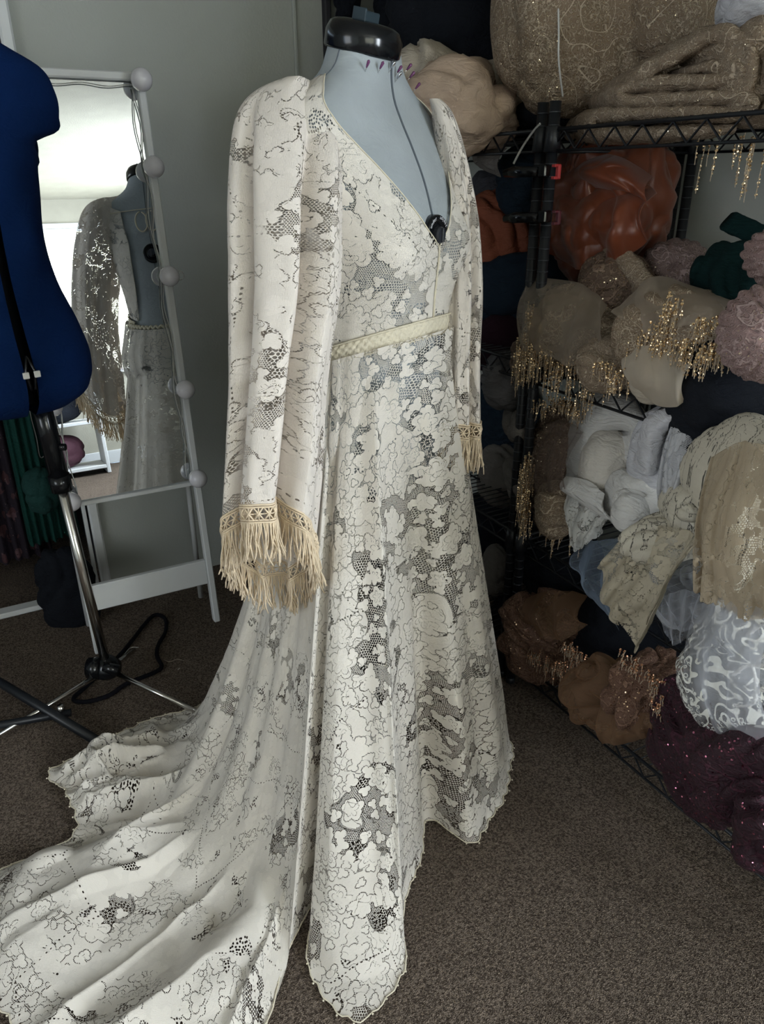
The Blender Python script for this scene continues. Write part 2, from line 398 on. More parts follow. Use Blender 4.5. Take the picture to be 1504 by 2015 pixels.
b=MB(); b.box(((WX0+WX1)/2,YW-.035,WZ1-.01),(WX1-WX0-.01,.035,.03),.004); b.build('head_rail',M_WHITE,wn)
b=MB()
for fx in(.18,.5,.82): b.tube([(WX0+fx*(WX1-WX0),YW-.02,WZ1-.02),(WX0+fx*(WX1-WX0),YW-.02,WZ0+.03)],.0012,5)
b.build('ladder_cord',M_WHITE,wn)
tg=NT('window_glass'); M_GLASS=tg.done(tg.mixs(.94,tg.pbr((.9,.95,.95),.05),S(tg,tg.n('ShaderNodeBsdfTransparent').outputs[0])))
b=MB(); b.box(((WX0+WX1)/2,YW-.09,1.49),(WX1-WX0,.004,WZ1-WZ0)); b.build('glass_pane',M_GLASS,wn)
w2=wempty('window_2',(XR,(RY0+RY1)/2,1.5),None,None); w2['kind']='structure'
b=MB()
for c,d in(((XR,(RY0+RY1)/2,.885),(.10,RY1-RY0+.1,.03)),((XR,(RY0+RY1)/2,2.115),(.05,RY1-RY0+.1,.03)),((XR,RY0-.02,1.5),(.05,.04,1.25)),((XR,RY1+.02,1.5),(.05,.04,1.25)),((XR+.04,(RY0+RY1)/2,1.5),(.03,.035,1.2))): b.box(c,d,.004)
b.build('window_frame',M_WHITE,w2)
b=MB(); b.box((XR+.05,(RY0+RY1)/2,1.5),(.004,RY1-RY0,1.2)); b.build('glass_pane',M_GLASS,w2)
# white bookcase and counter seen in the mirror, below the window
sb=wempty('white_shelf_unit',(.35,-2.4,0),'white open shelf unit under the window, seen only in the mirror','shelf')
b=MB()
for x in(-.05,.72): b=MB(); b.box((x,-2.55,.42),(.03,.42,.84),.004); b.build('side_panel',M_WHITE,sb)
for z in(.06,.45,.83): b=MB(); b.box((.335,-2.55,z),(.74,.42,.03),.004); b.build('shelf_board',M_WHITE,sb)
M_PLUM=plain('plum_print',(.07,.02,.035),.8,bump=.5,bs=60)

# ================================================================== WIRE SHELVING
SX0,SX1=1.205,1.655; LV=(.10,.485,.955,1.475)
def rack(y0,y1,label,ncap):
    r=wempty('wire_shelving_unit',((SX0+SX1)/2,(y0+y1)/2,0),label,'shelf')
    for x in(SX0,SX1):
        for y in(y0,y1):
            b=MB(); b.tube([(x,y,.02),(x,y,1.53)],.0125,14); pl=b.build('post',M_BLACK,r,True)
            b=MB()
            for k in range(58): b.tube([(x,y,.06+k*.0254),(x,y,.0622+k*.0254)],.0131,12)
            b.build('post_grooves',M_DGR,pl,True)['kind']='stuff'
            b=MB(); b.lathe([(.006,0),(.014,.003),(.014,.02),(.006,.024)],(x,y,0),12); b.build('foot',M_BLACK,pl,True)
    for z in LV:
        b=MB()
        for zz,rr in((z,.0045),(z-.042,.0035)):
            b.tube([(SX0,y0,zz),(SX0,y1,zz)],rr,6); b.tube([(SX1,y0,zz),(SX1,y1,zz)],rr,6)
            b.tube([(SX0,y0,zz),(SX1,y0,zz)],rr,6); b.tube([(SX0,y1,zz),(SX1,y1,zz)],rr,6)
        for (a,c) in(((SX0,y0),(SX0,y1)),((SX1,y0),(SX1,y1)),((SX0,y0),(SX1,y0)),((SX0,y1),(SX1,y1))):
            L=math.hypot(c[0]-a[0],c[1]-a[1]); n=max(2,int(L/.036)); pts=[]
            for k in range(n+1): f=k/n; pts.append((a[0]+(c[0]-a[0])*f,a[1]+(c[1]-a[1])*f,z-.003 if k%2 else z-.040))
            b.tube(pts,.0028,5)
        for x in(SX0,SX1):
            for y in(y0,y1): b.lathe([(.0135,-.045),(.019,-.043),(.0165,.006),(.0135,.008)],(x,y,z),14)
        sh=b.build('shelf_frame',M_BLACK,r,True)
        b=MB(); n=int((y1-y0)/.026)
        for k in range(1,n): y=y0+(y1-y0)*k/n; b.tube([(SX0,y,z+.003),(SX1,y,z+.003)],.002,4)
        for x in(SX0+.15,SX0+.3): b.tube([(x,y0,z-.002),(x,y1,z-.002)],.003,5)
        b.build('wire_grid',M_BLACK,sh,True)['kind']='stuff'
    return r
M_DGR=plain('post_groove',(.05,.055,.065),.35)
rack(.24,1.415,'black wire shelving unit at the right, nearest the camera, crammed with lace fabric','')
rack(1.455,2.5,'black wire shelving unit behind the dress, mostly hidden in shadow','')

# ================================================================== MIRROR
MW,MT=.355,1.575
mir=empty('standing_mirror',(.332,2.095,.03),'white free standing mirror with round bulbs along its frame, against the back wall','mirror',rot=(math.radians(-6.1),0,math.radians(-.6)))
fr=.020
def local(name,b,mat,par=None,sm=False): 
    o=b.build(name,mat,None,sm); o.parent=par or mir; return o
for s_ in(-1,1):
    b=MB(); b.box((s_*(MW/2+fr/2),.008,MT/2+.03),(fr,.03,MT+.02),.003); local('frame_side',b,M_WHITE)
b=MB(); b.box((0,.008,MT+.03),(MW+2*fr,.03,fr),.003); local('frame_top',b,M_WHITE)
b=MB(); b.box((0,.008,.498),(MW,.026,.012),.002); local('frame_bottom',b,M_WHITE)
b=MB(); b.box((0,.010,.20),(MW,.022,.082),.003); local('cross_rail',b,M_WHITE)
tm=NT('mirror_glass'); M_MIR=tm.done(tm.pbr((.80,.83,.84),.0,None,Metallic=1.))
b=MB(); b.box((0,.012,(.505+MT+.018)/2),(MW,.006,MT+.018-.505)); local('mirror_glass',b,M_MIR)
b=MB(); b.box((0,.02,1.05),(MW+.01,.006,1.09)); local('backing_board',b,M_DARK)
for s_ in(-1,1):
    b=MB(); b.tube([(s_*(MW/2+.01),.03,1.2),(s_*(MW/2+.01),.20,.03)],.009,8); local('support_leg',b,M_WHITE,sm=True)
tb=NT('bulb_glass'); M_BULB=tb.done(tb.pbr((.74,.73,.78),.22,None,Subsurface_Weight=.0,Coat_Weight=.4))
for s_ in(-1,1):
    for k,z in enumerate((1.590,1.385,1.108,.793,.522)):
        bx=s_*(MW/2+.004)
        b=MB(); b.lathe([(.019,0),(.02,.006),(.014,.016),(.012,.02)],n=20,M3=rotm((1,0,0),math.radians(90))); o=local('bulb_socket',b,M_WHITE,sm=True); o.location=(bx,-.007,z)
        b=MB(); b.sphere((0,-.038,0),.0275,20,14); o2=b.build('bulb',M_BULB,o,True)
b=MB()
for s_ in(-1,1):
    pts=[(s_*(MW/2-.008+.006*math.sin(k*.9)),.004-.006,.52+1.06*k/40) for k in range(41)]; b.tube(pts,.0016,5)
    pts=[(s_*(MW/2-.014-.006*math.sin(k*.7+1)),.003-.006,.52+1.06*k/40) for k in range(41)]; b.tube(pts,.0014,5)
pts=[(-MW/2+MW*k/30,-.002,MT+.008-.003*math.sin(k*.6)) for k in range(31)]; b.tube(pts,.0014,5)
local('light_wire',b,plain('clear_cable',(.5,.5,.48),.3),sm=True)
b=MB(); a=np.linspace(0,2*math.pi,25)[:-1]; b.tube([(MW/2+fr+.024+.011*math.cos(t),.0,1.108+.012*math.sin(t)) for t in a],.0013,6,closed=True); b.tube([(MW/2+fr-.004,0,1.108),(MW/2+fr+.012,0,1.108)],.0016,6)
local('ring_pull',b,M_CHROME,sm=True)

# ================================================================== DRESS FORMS
class Form:
    def __init__(s,A,face,tab,lean=(0,0),bust=.034):
        s.A=np.array((A[0],A[1],0.)); f=np.array((face[0],face[1],0.)); s.f=f/np.linalg.norm(f); s.L=np.array((-s.f[1],s.f[0],0.)); s.tab=np.array(tab); s.lean=lean; s.bust=bust
    def p(s,z,ph,off=0.):
        z=np.asarray(z,float); ph=np.asarray(ph,float); z,ph=np.broadcast_arrays(z,ph)
        hw=cubic(z,s.tab[:,0],s.tab[:,1]); df=cubic(z,s.tab[:,0],s.tab[:,2]); db=cubic(z,s.tab[:,0],s.tab[:,3]); yc=cubic(z,s.tab[:,0],s.tab[:,4])
        e=.88; sx=np.sign(np.sin(ph))*np.abs(np.sin(ph))**e; cy=np.cos(ph)
        x=hw*sx; y=np.where(cy>0,df,db)*cy+yc
        pa=np.arctan2(np.sin(ph),np.cos(ph))
        for s_ in(-1,1): y=y+s.bust*np.exp(-((pa-s_*.62)/.42)**2-((z-1.265)/.065)**2)
        n=np.stack((np.sin(ph)/np.maximum(hw,.02),cy/np.maximum(np.where(cy>0,df,db),.02)),-1); n/=np.linalg.norm(n,axis=-1)[...,None]+1e-9
        x=x+off*n[...,0]; y=y+off*n[...,1]
        zz=z
        return s.A+x[...,None]*s.L+y[...,None]*s.f+zz[...,None]*ez+((zz-.8)*s.lean[0])[...,None]*s.L+((zz-.8)*s.lean[1])[...,None]*s.f
TAB=[(.80,.150,.10,.12,0),(.84,.178,.125,.145,0),(.92,.190,.135,.150,0),(1.0,.170,.135,.120,0),(1.07,.152,.132,.100,0),(1.14,.155,.138,.098,0),(1.22,.166,.140,.100,0),(1.30,.176,.138,.102,0),
     (1.37,.186,.122,.102,0),(1.43,.198,.098,.095,-.004),(1.47,.197,.080,.085,-.008),(1.50,.168,.068,.075,-.010),(1.525,.125,.062,.068,-.010),(1.55,.088,.060,.064,-.009),(1.575,.073,.060,.060,-.008),(1.595,.064,.056,.058,-.006)]
FA=(.696,1.318); FF=(.43,-.90)
form=Form(FA,FF,TAB)
M_FORM=cloth('grey_blue_jersey',(.385,.425,.45),.9,.15,1.,.15,0.,1400)
df=wempty('dress_form',(FA[0],FA[1],0),'grey padded dress form with black neck cap wearing the long lace dress','dress form')
nz,nf=90,96; Z=np.linspace(.80,1.595,nz)[:,None]; PH=(np.arange(nf)*2*math.pi/nf)[None,:]
Pt=form.p(Z,PH,-.001); V=np.concatenate((Pt.reshape(-1,3),[form.A+ez*.80,form.A+ez*1.595]))
Fq=[tuple(q) for q in gridfaces(nz,nf,True)]+[(nz*nf,(j+1)%nf,j) for j in range(nf)]+[(nz*nf+1,(nz-1)*nf+j,(nz-1)*nf+(j+1)%nf) for j in range(nf)]
tor=mobj('torso',inv(df,V),Fq,M_FORM,df)
M_SEAM=plain('seam_dark',(.10,.12,.14),.9)
for ph in(.0,1.5,-1.5,math.pi):
    b=MB(); zz=np.linspace(1.0,1.585,60); pp=form.p(zz,ph*(np.clip((1.62-zz)/.2,.35,1) if abs(ph)<1.5 else np.ones(60)),-.0008 if abs(ph)>.01 else -.0004)
    b.tube(pp,.0011 if abs(ph)>.01 else .0022,5); b.build('seam',M_SEAM,tor,True)
# neck cap : dark glossy puck tipped forward
Rt=rotm(form.L,math.radians(14)); cc=form.A-rt*.010+form.f*.004+ez*1.590
b=MB(); b.lathe([(.064,-.014),(.0665,-.010),(.0665,.012),(.0645,.017),(.060,.026),(.050,.031),(.035,.033),(.015,.034)],(0,0,0),40); 
V=np.concatenate(b.v)*np.array((1.04,.98,1)); Ml=np.stack((form.L,form.f,ez),1); b.v=[(V@Ml.T)@Rt.T+cc]; nc=b.build('neck_cap',M_BPL,df,True)
b=MB(); b.box((0,0,.040),(.040,.024,.016),.002); b.box((-.022,0,.040),(.004,.028,.022),.001); V=np.concatenate(b.v); b.v=[(V@Ml.T)@Rt.T+cc]; b.build('neck_cap_knob',plain('slate_plastic',(.03,.05,.065),.35),nc)
# adjuster dials (front, at the V of the neckline, and on the open back)
def dial(fm,z,ph,r,par):
    c=fm.p(z,ph,-.001); n=(fm.f if abs(ph)<1 else -fm.f); n=n+ez*(.0 if abs(ph)<1 else .12); n=n/np.linalg.norm(n); u=np.cross(ez,n); u/=np.linalg.norm(u); v=np.cross(n,u); Mx=np.stack((u,v,n),1)
    b=MB(); b.lathe([(r,-.012),(r,.004),(r*.95,.007),(r*.74,.0075),(r*.72,.004),(r*.5,.004)],(0,0,0),36,M3=Mx); b.v=[x+c for x in b.v]; d=b.build('adjuster_dial',M_BPL,par,True)
    b=MB(); b.lathe([(r*.42,.004),(r*.42,.012),(r*.36,.015)],(0,0,0),24,M3=Mx); b.box((0,0,.016),(r*.16,r*.7,.006),.001,M3=None); b.v[1]=(b.v[1])@Mx.T; b.v=[x+c for x in b.v]; b.build('dial_knob',plain('dial_grip',(.03,.033,.04),.3),d)
    return c,u,v,n,d
c,u,v,n,dl=dial(form,1.288,0,.034,df)
M_TXT=plain('white_print',(.8,.8,.85),.6)
def arctext(txt,c,u,v,n,r,size,par,a0,a1):
    for k,ch in enumerate(txt):
        if ch==' ': continue
        cu=bpy.data.curves.new('dial_lettering','FONT'); cu.body=ch; cu.size=size; cu.align_x='CENTER'; cu.extrude=.0001
        tmp=bpy.data.objects.new('tmp',cu); COL.objects.link(tmp); me=bpy.data.meshes.new_from_object(tmp); bpy.data.objects.remove(tmp)
        me.materials.append(M_TXT); ob=bpy.data.objects.new('dial_lettering',me); COL.objects.link(ob)
        a=math.radians(a0+(a1-a0)*k/(len(txt)-1)); d=u*math.cos(a)+v*math.sin(a); yv=d; xv=np.cross(yv,n); pos=c+d*r+n*.0078-rootoff(par)
        ob.matrix_world=Matrix(((xv[0],yv[0],n[0],pos[0]),(xv[1],yv[1],n[1],pos[1]),(xv[2],yv[2],n[2],pos[2]),(0,0,0,1))); ob.parent=par
arctext('under  adjust',c,u,v,n,.0265,.009,dl,150,30)
c2,u2,v2,n2,dl2=dial(form,1.30,math.pi,.036,df)
# stand under the skirt
b=MB(); b.tube([form.A+ez*.05,form.A+ez*.84],.014,12); b.build('stand_pole',M_BLACK,df,True)
for k in range(4):
    a=k*math.pi/2+.5; b=MB(); b.tube([form.A+ez*.06,form.A+ez*.02+np.array((math.cos(a),math.sin(a),0))*.17],.011,8); b.build('stand_leg',M_BLACK,df,True)
# pins in the neck
def pin(z,ph,col,nm,lab,grp):
    c=form.p(z,ph,0.0); n=form.p(z,ph,.01)-c; n/=np.linalg.norm(n); d=n*.55+ez*.6; d/=np.linalg.norm(d)
    e=wempty('pin',c,lab,'pin',grp); b=MB(); b.tube([c-d*.004,c+d*.009],.0006,5); b.build('pin_shaft',M_CHROME,e,True)
    b=MB(); b.tube([c+d*.006,c+d*.010,c+d*.017,c+d*.019],[.0012,.002,.0027,.0012],8); b.build('pin_head',col,e,True)
M_PUR=plain('purple_pearl',(.16,.05,.14),.25); M_STL=plain('pin_steel',(.6,.62,.65),.2,1.)
def pin_at(px,py,col,lab,grp):
    py+=11   # find z, phi on the neck under that pixel
    r=ray(px,py); r=r/np.linalg.norm(r); zz=np.linspace(1.42,1.6,120)[:,None]; pp=np.linspace(-1.6,1.6,160)[None,:]; Q=form.p(zz,pp)-EYE
    dist=np.linalg.norm(np.cross(Q,r),axis=-1); k=np.unravel_index(np.argmin(dist),dist.shape); pin(zz[k[0],0],pp[0,k[1]],col,'',lab,grp)
for px,py,l in((719,128,'leftmost purple headed pin below the black neck cap'),(744,130,'second purple headed pin from the left under the neck cap'),(771,142,'purple headed pin just left of the neck seam, lower of a close pair'),
    (779,138,'purple headed pin just left of the neck seam, upper of a close pair'),(806,128,'purple headed pin at the right neck edge, topmost of three'),(806,146,'purple headed pin at the right neck edge, middle of three'),(813,170,'lowest purple headed pin, at the right shoulder of the dress form')):
    pin_at(px,py,M_PUR,l,None)
pin_at(766,130,M_STL,'steel pin without a coloured head, below the neck cap',None)
pin_at(778,150,M_STL,'small steel pin just under the close pair of purple pins',None)

# --------------------------------------------------- blue dress form
TB2=[(.885,.115,.09,.10,0),(.903,.150,.11,.12,0),(.94,.175,.13,.14,0),(.99,.183,.135,.14,0),(1.07,.168,.12,.12,0),(1.17,.135,.105,.10,0),(1.27,.122,.10,.09,0),(1.35,.130,.115,.09,0),(1.43,.140,.12,.10,0),
     (1.462,.150,.11,.10,0),(1.475,.188,.10,.10,0),(1.51,.206,.09,.09,0),(1.56,.206,.078,.085,0),(1.605,.180,.065,.075,0),(1.635,.12,.055,.065,0),(1.66,.075,.05,.06,0),(1.72,.055,.05,.055,0)]
blue=Form((.062,1.93),(.25,-.97),TB2,lean=(0.0,0),bust=.03)
M_BLUE=cloth('royal_blue_foam',(.003,.017,.078),.95,.25,1.,.1,.0,1600)
bf=wempty('dress_form',(.062,1.93,0),'bare royal blue dress form on a chrome pole at the left edge','dress form')
Z=np.linspace(.885,1.72,110)[:,None]; gap=.028
for s_,nm in((1,'half'),(-1,'half')):
    ph=np.linspace(gap,math.pi-gap,60)[None,:]*s_; Pt=blue.p(Z,ph,0); 
    cap=blue.p(Z,np.array([[0.0]]),-.03); V=Pt.reshape(-1,3)+blue.L*s_*.004; Fq=[tuple(q) for q in gridfaces(110,60)]
    V=np.concatenate((V,[blue.A+blue.L*s_*.012+ez*.885,blue.A+blue.L*s_*.012+ez*1.72])); Fq+=[(110*60,j+1,j) for j in range(59)]+[(110*60+1,109*60+j,109*60+j+1) for j in range(59)]
    Fq+=[tuple([k*60 for k in range(110)]),tuple([k*60+59 for k in range(110)])][:0]
    mobj('torso_half',inv(bf,V),Fq,M_BLUE,bf)
b=MB(); b.tube([blue.A+ez*.90,blue.A+ez*1.6],.05,16); b.build('inner_core',M_BLACK,bf,True)
# adjuster bracket with two white clips in the seam gap
def bl(z,x,off=.0): return blue.p(z,0.,off)+blue.L*x
b=MB()
for s_ in(-1,1): b.tube([bl(1.03,0.0,.004),bl(.995,s_*.010,.006),bl(.955,0.0+s_*.004,.004)],.0035,6)
b.build('adjuster_bracket',M_BPL,bf,True)
for s_ in(-1,1):
    b=MB(); b.box(bl(.99,s_*.012,.010),(.013,.006,.014),.001,math.atan2(blue.L[1],blue.L[0])); b.build('white_clip',plain('white_clip',(.75,.75,.72),.5),bf)
top=blue.A+ez*.80; hub=np.array((.150,1.965,.085)); up=hub+(top-hub)
P0=np.array((.112,1.948,.93)); 
b=MB(); b.tube([P0,P0+(hub-P0)*.30],.024,14); b.tube([P0+(hub-P0)*.28,P0+(hub-P0)*.33],.027,14); b.build('pole_sleeve',M_BPL,bf,True)
b=MB(); b.tube([P0+(hub-P0)*.30,hub],.0135,14); b.build('chrome_pole',M_CHROME,bf,True)
b=MB(); kp=P0+(hub-P0)*.19; b.tube([kp,kp+rt*.035],.009,10); b.build('clamp_knob',M_BPL,bf,True)
b=MB(); b.lathe([(.030,-.03),(.04,-.02),(.042,.0),(.03,.018),(.018,.03)],hub,20); b.tube([hub+fw*-.01-rt*.05,hub-rt*.012-fw*.01],[.03,.034],12); b.tube([hub+rt*.004+ez*.02-fw*.03,hub+rt*.045-fw*.03+ez*.005],[.014,.018],10); b.build('hub',M_BPL,bf,True)
for px,py in((392,1402),(-40,1470),(285,1265)):
    e=onz(px,py,.012); s0=hub-ez*.012; dirn=e-s0; L=np.linalg.norm(dirn[:2]); 
    if py<1300: e=s0+dirn*(.16/L)
    b=MB(); b.tube([s0,e],.0075,8); b.build('chrome_leg',M_CHROME,bf,True)
# black tripod, mostly out of frame on the left
tp=wempty('tripod_stand',(-.30,2.15,0),'black metal tripod legs lying across the carpet at the lower left edge','stand')
a0=onz(-130,1265,.10); a1=onz(225,1478,.012)
b=MB(); b.tube([a0,a1],.013,10); b.build('leg',M_BLACK,tp,True)
b=MB(); b.tube([onz(-160,1455,.03),onz(140,1402,.035)],.011,10); b.build('leg',M_BLACK,tp,True)
b=MB(); c0=onz(120,1395,.05); b.lathe([(.008,-.01),(.011,0),(.008,.012)],c0,10); b.tube([c0,onz(100,1408,.03)],.004,6); b.build('joint_bolt',M_CHROME,tp,True)
b=MB(); b.tube([a0,a0+np.array((-.05,.02,.9))],.016,10); b.build('stand_post',M_BLACK,tp,True)
b=MB(); b.tube([a0,onz(-160,1455,.03)],.012,10); b.build('brace',M_BLACK,tp,True)
# black velvet hanger on the carpet
hp=[onz(px,py,.008) for px,py in((318,1212),(327,1222),(325,1245),(312,1268),(309,1290),(318,1312),(300,1325),(250,1345),(215,1368),(175,1380),(150,1380),(146,1372),(165,1355),(200,1322),(235,1290),(262,1258),(285,1228),(303,1211))]
hg=wempty('clothes_hanger',hp[0],'black velvet clothes hanger lying on the carpet before the mirror','hanger')
b=MB(); b.tube(catmull(hp,90,True),.0065,8,closed=True); b.build('hanger_body',cloth('black_velvet',(.01,.01,.014),.95,.4,1,.1),hg,True)
hk=onz(240,1300,.01); b=MB(); b.tube(catmull([hk,hk+fw*.03+ez*.004,hk+fw*.06+rt*.01+ez*.006,hk+fw*.065+rt*.035+ez*.004],20),.002,6); b.build('hanger_hook',M_CHROME,hg,True)
b=MB(); b.tube(catmull([onz(*q,.003) for q in((322,1298),(335,1302),(348,1297),(362,1300))],20),.0008,4); tag(b.build('loose_thread',cloth('cream_thread',(.55,.47,.36)),None,True),'pale loose thread lying on the carpet right of the black hanger','thread')
b=MB(); b.box(onz(352,1316,.002),(.009,.003,.002),.0005,.6); tag(b.build('lint',cloth('lint_white',(.6,.56,.5))),'tiny pale lint scrap on the carpet below the loose thread','lint')
b=MB(); b.tube([onz(767,1934,.003)+np.array((.004*math.cos(t),.004*math.sin(t),0)) for t in np.linspace(0,5.5,12)],.0009,4); tag(b.build('fallen_picot_loop',cloth('picot',(.7,.66,.56)),None,True),'tiny cream thread loop lying on the carpet right of the front hem','thread')
# ================================================================== LACE DRESS
CREAM=(.81,.765,.70)
M_LACE=lace('cotton_lace',CREAM,netamt=.0,sparse=True); M_LACE2=lace('cotton_lace_skirt',CREAM,attr=True); M_SLV=lace('cotton_lace_sleeve',(.82,.76,.70),netamt=-.035,sparse=True)
def trimmat(name,col,sc_=1):
    t=NT(name); p=t.coord('UV'); x,y,_=t.sep(p)
    d=((x*420.).f('SINE')*(y*420.).f('SINE')); e=t.noise(p,260,2)
    nrm=t.bump(d*.6+e,.8,.0015); return t.done(t.pbr(t.mix(e,(col[0]*.85,col[1]*.83,col[2]*.78),col),.9,nrm,Specular_IOR_Level=.15))
M_BAND=trimmat('crochet_band',(.80,.74,.60)); M_FRINGE=cloth('fringe_cotton',(.80,.66,.48),.85,.3,1,.2,0.,1500)
dress=wempty('lace_dress',(FA[0],FA[1],0),'long cream lace dress with bell sleeves, fringe and spread train, on the grey form','dress')
A2=np.array(FA)
def seamz(ph): return 1.088+.040*np.cos(ph)+.0*ph-.022*(1-np.cos(ph))*.5
def azw(th): # world azimuth -> form phi
    d=np.array((math.cos(th),math.sin(th),0)); return math.atan2(d@form.L,d@form.f)
# --- bodice
def bodice(sgn):
    nv,nu=150,110
    t=np.linspace(0,1,nv)[:,None]; s=np.linspace(0,1,nu)[None,:]
    ztop=1.537; phn0=np.interp(1-t,[0,.12,.3,.38,.45,.6,.8,1.0],[.0,.0,.0,.05,.20,.50,.86,1.50])   # neckline edge angle by height (bottom->top)
    z0=1.09
    # height fraction: 0 = seam, 1 = shoulder point
    zz=seamz(s*0+phn0+(math.pi*.62-phn0)*s)*(t)+ztop*(1-t)
    fr_=np.clip((zz-1.272)/(ztop-1.272),0,1)
    phn=np.interp(fr_,[0,.1,.25,.5,.75,.9,1],[.004,.15,.31,.57,.88,1.17,1.50])
    phb=np.interp(np.clip((zz-1.04)/(ztop-1.04),0,1),[0,.3,.6,.85,1],[2.45,2.62,2.72,2.7,1.62])
    ph=phn+(phb-phn)*s
    P=form.p(zz,ph*sgn,.0062)
    P=P+form.L*0
    # soft drag folds
    wob=.0022*np.sin(ph*22+zz*30)*ss(1.3,1.1,zz)
    P=P+(P-(form.A+zz[...,None]*ez))*wob[...,None]*2
    UVx=ph*.165+(5 if sgn>0 else 0); UVy=zz
    o=mobj('bodice_half',inv(dress,P),gridfaces(nv,nu),M_LACE,dress,True,np.stack((UVx,UVy),-1))
    o.modifiers.new('thickness','SOLIDIFY').thickness=.0009
    # neckline binding with tiny picots
    ed=P[:,0,:]; b=MB(); b.tube(ed[::2]+form.f*.001,.0011,5)
    for k in range(4,nv-4,7):
        q=ed[k]
        if q[2]<1.285: continue; m=(ed[k]-form.A); m[2]=0; m/=np.linalg.norm(m)+1e-9; b.sphere(q+m*.002+ez*.001,.0021,6,4)
    b.build('neckline_picot',M_BAND,o,True)
    return P
Bm=bodice(-1); Bp=bodice(1)
# --- waist band : crocheted ribbon over the seam
phs=np.linspace(-2.35,2.35,220); zz=seamz(phs)
rows=np.linspace(-.016,.016,7); P=np.stack([form.p(zz+r,phs,.0095+.002*math.cos(r/.016*1.5)) for r in rows]); 
uv=np.stack((np.broadcast_to(phs*.16,(7,220)),np.broadcast_to(rows[:,None],(7,220))),-1)
wb=mobj('waist_band',inv(dress,P),gridfaces(7,220),M_BAND,dress,True,uv); wb.modifiers.new('t','SOLIDIFY').thickness=.002
b=MB()
for r in(-.0165,.0165): b.tube(form.p(zz+r,phs,.0115),.0017,5)
for k in range(0,220,3):
    b.sphere(form.p(zz[k]-.0195,phs[k],.0105),.0018,6,4)
b.build('band_edging',M_BAND,wb,True)
# --- skirt and train
hem=[(1.022,1.175,-24),(.905,1.065,-48),(.765,.985,-70),(.712,1.085,-86),(.635,1.005,-98),(.535,.905,-108),(.475,.80,-116),(.36,.765,-124),(.322,.90,-132),(.395,1.02,-138),(.29,.935,-143),(.205,.835,-149),(.03,.83,-155),(-.165,1.03,-163),(-.225,1.20,-171),(-.185,1.40,-180),
     (-.02,1.44,-188),(-.02,1.575,-196),(-.05,1.67,-204),(.06,1.70,-212),(.20,1.755,-221),(.37,1.755,-232),(.52,1.78,-246),(.75,1.74,-270),(.98,1.58,-307),(1.07,1.36,-344)]
NU,NV=1100,230
HC=catmull(hem,NU,True) if False else None
hp_=np.array(hem,float); ext=np.vstack((hp_[-2:]+np.array((0,0,360)),hp_,hp_[:2]-np.array((0,0,360))))
# resample by arclength
raw=catmull(ext,6000); a0=np.argmin(np.abs(raw[:,2]-(-24))+ (np.arange(len(raw))>3000)*999); a1=np.argmin(np.abs(raw[:,2]-(-384))+(np.arange(len(raw))<3000)*999)
raw=raw[a0:a1+1]; dl_=np.concatenate(([0],np.cumsum(np.linalg.norm(np.diff(raw[:,:2],axis=0),axis=1)))); HL=dl_[-1]
u=np.arange(NU)/NU; hx=np.interp(u*HL,dl_,raw[:,0]); hy=np.interp(u*HL,dl_,raw[:,1]); ha=np.radians(np.interp(u*HL,dl_,raw[:,2]))
phw=np.unwrap(np.array([azw(a) for a in ha])); 
zs=seamz(phw)-.008
W=form.p(zs,phw,.010)
HP=np.stack((hx,hy,hx*0+.006),-1)
hv=HP-W; hv[:,2]=0; R=np.linalg.norm(hv,axis=1)
train=ss(.34,.75,R)
# lift of the hem for the parts that hang clear of the floor
s=np.linspace(0,1,NV)**1.0
sf=np.clip(1-.42*train,.5,1); m=1.0+1.25*train
S_=s[:,None]
# path parameter: first phase vertical-ish over the hips
g=S_**(1.0)                                 # horizontal fraction
zf=np.clip(1-g/sf[None,:],0,1)**m[None,:]
# re-parametrise: sample g so that arclength is even
def evenpaths():
    G=np.linspace(0,1,400)[:,None]; Zf=np.clip(1-G/sf,0,1)**m; x=G*R; z=Zf*zs
    d=np.sqrt(np.diff(x,axis=0)**2+np.diff(z,axis=0)**2); c=np.vstack((np.zeros((1,NU)),np.cumsum(d,axis=0)))
    out=np.empty((NV,NU)); 
    for k in range(NU): out[:,k]=np.interp(s*c[-1,k],c[:,k],G[:,0])
    return out,c[-1]
g,LEN=evenpaths()
zf=np.clip(1-g/sf[None,:],0,1)**m[None,:]
XY=W[None,:,:2]+hv[None,:,:2]*g[...,None]; Zc=zf*zs[None,:]
# hip hugging : push outwards to the form where the form is wider
zq=np.clip(Zc,.80,1.2); hip=form.p(zq,phw[None,:],.024)
rad=XY-A2; rn=np.linalg.norm(rad,axis=-1); hr=np.linalg.norm(hip[...,:2]-A2,axis=-1)*ss(.55,.86,Zc)+0
out=np.maximum(hr-rn,0); XY=XY+rad/(rn[...,None]+1e-9)*out[...,None]
# folds
lobes=vn(np.stack((u*HL*2.1,u*0+3.3,u*0),-1),5)
def foldf(u_,seed,fr):
    x=u_*round(HL*fr)+.8*vn(np.stack((u_*HL*1.3,u_*0+seed,u_*0),-1),seed); c=np.cos(2*math.pi*x); return np.sign(c)*np.abs(c)**.8
f1=foldf(u,2,4.4); f2=foldf(u,9,11.5)
edgeB=ss(0,.5,1-0*u)
dn=S_*1.0
amp=(.002+.026*dn**1.35)[...,:]*np.ones((1,NU))
amp=amp*(1-.35*train[None,:]*ss(.5,1,g))*(.55+.5*vn(np.stack((u*HL*1.1,u*0,u*0+7),-1),3))[None,:]
rn=np.linalg.norm(XY-A2,axis=-1); dirr=(XY-A2)/rn[...,None]
front=(.5+.5*np.cos(phw-.2))**1.5
fd=f1[None,:]*amp*(1-.5*front[None,:]*(1-ss(.35,.8,g)))+f2[None,:]*amp*.16*ss(.2,.6,g)
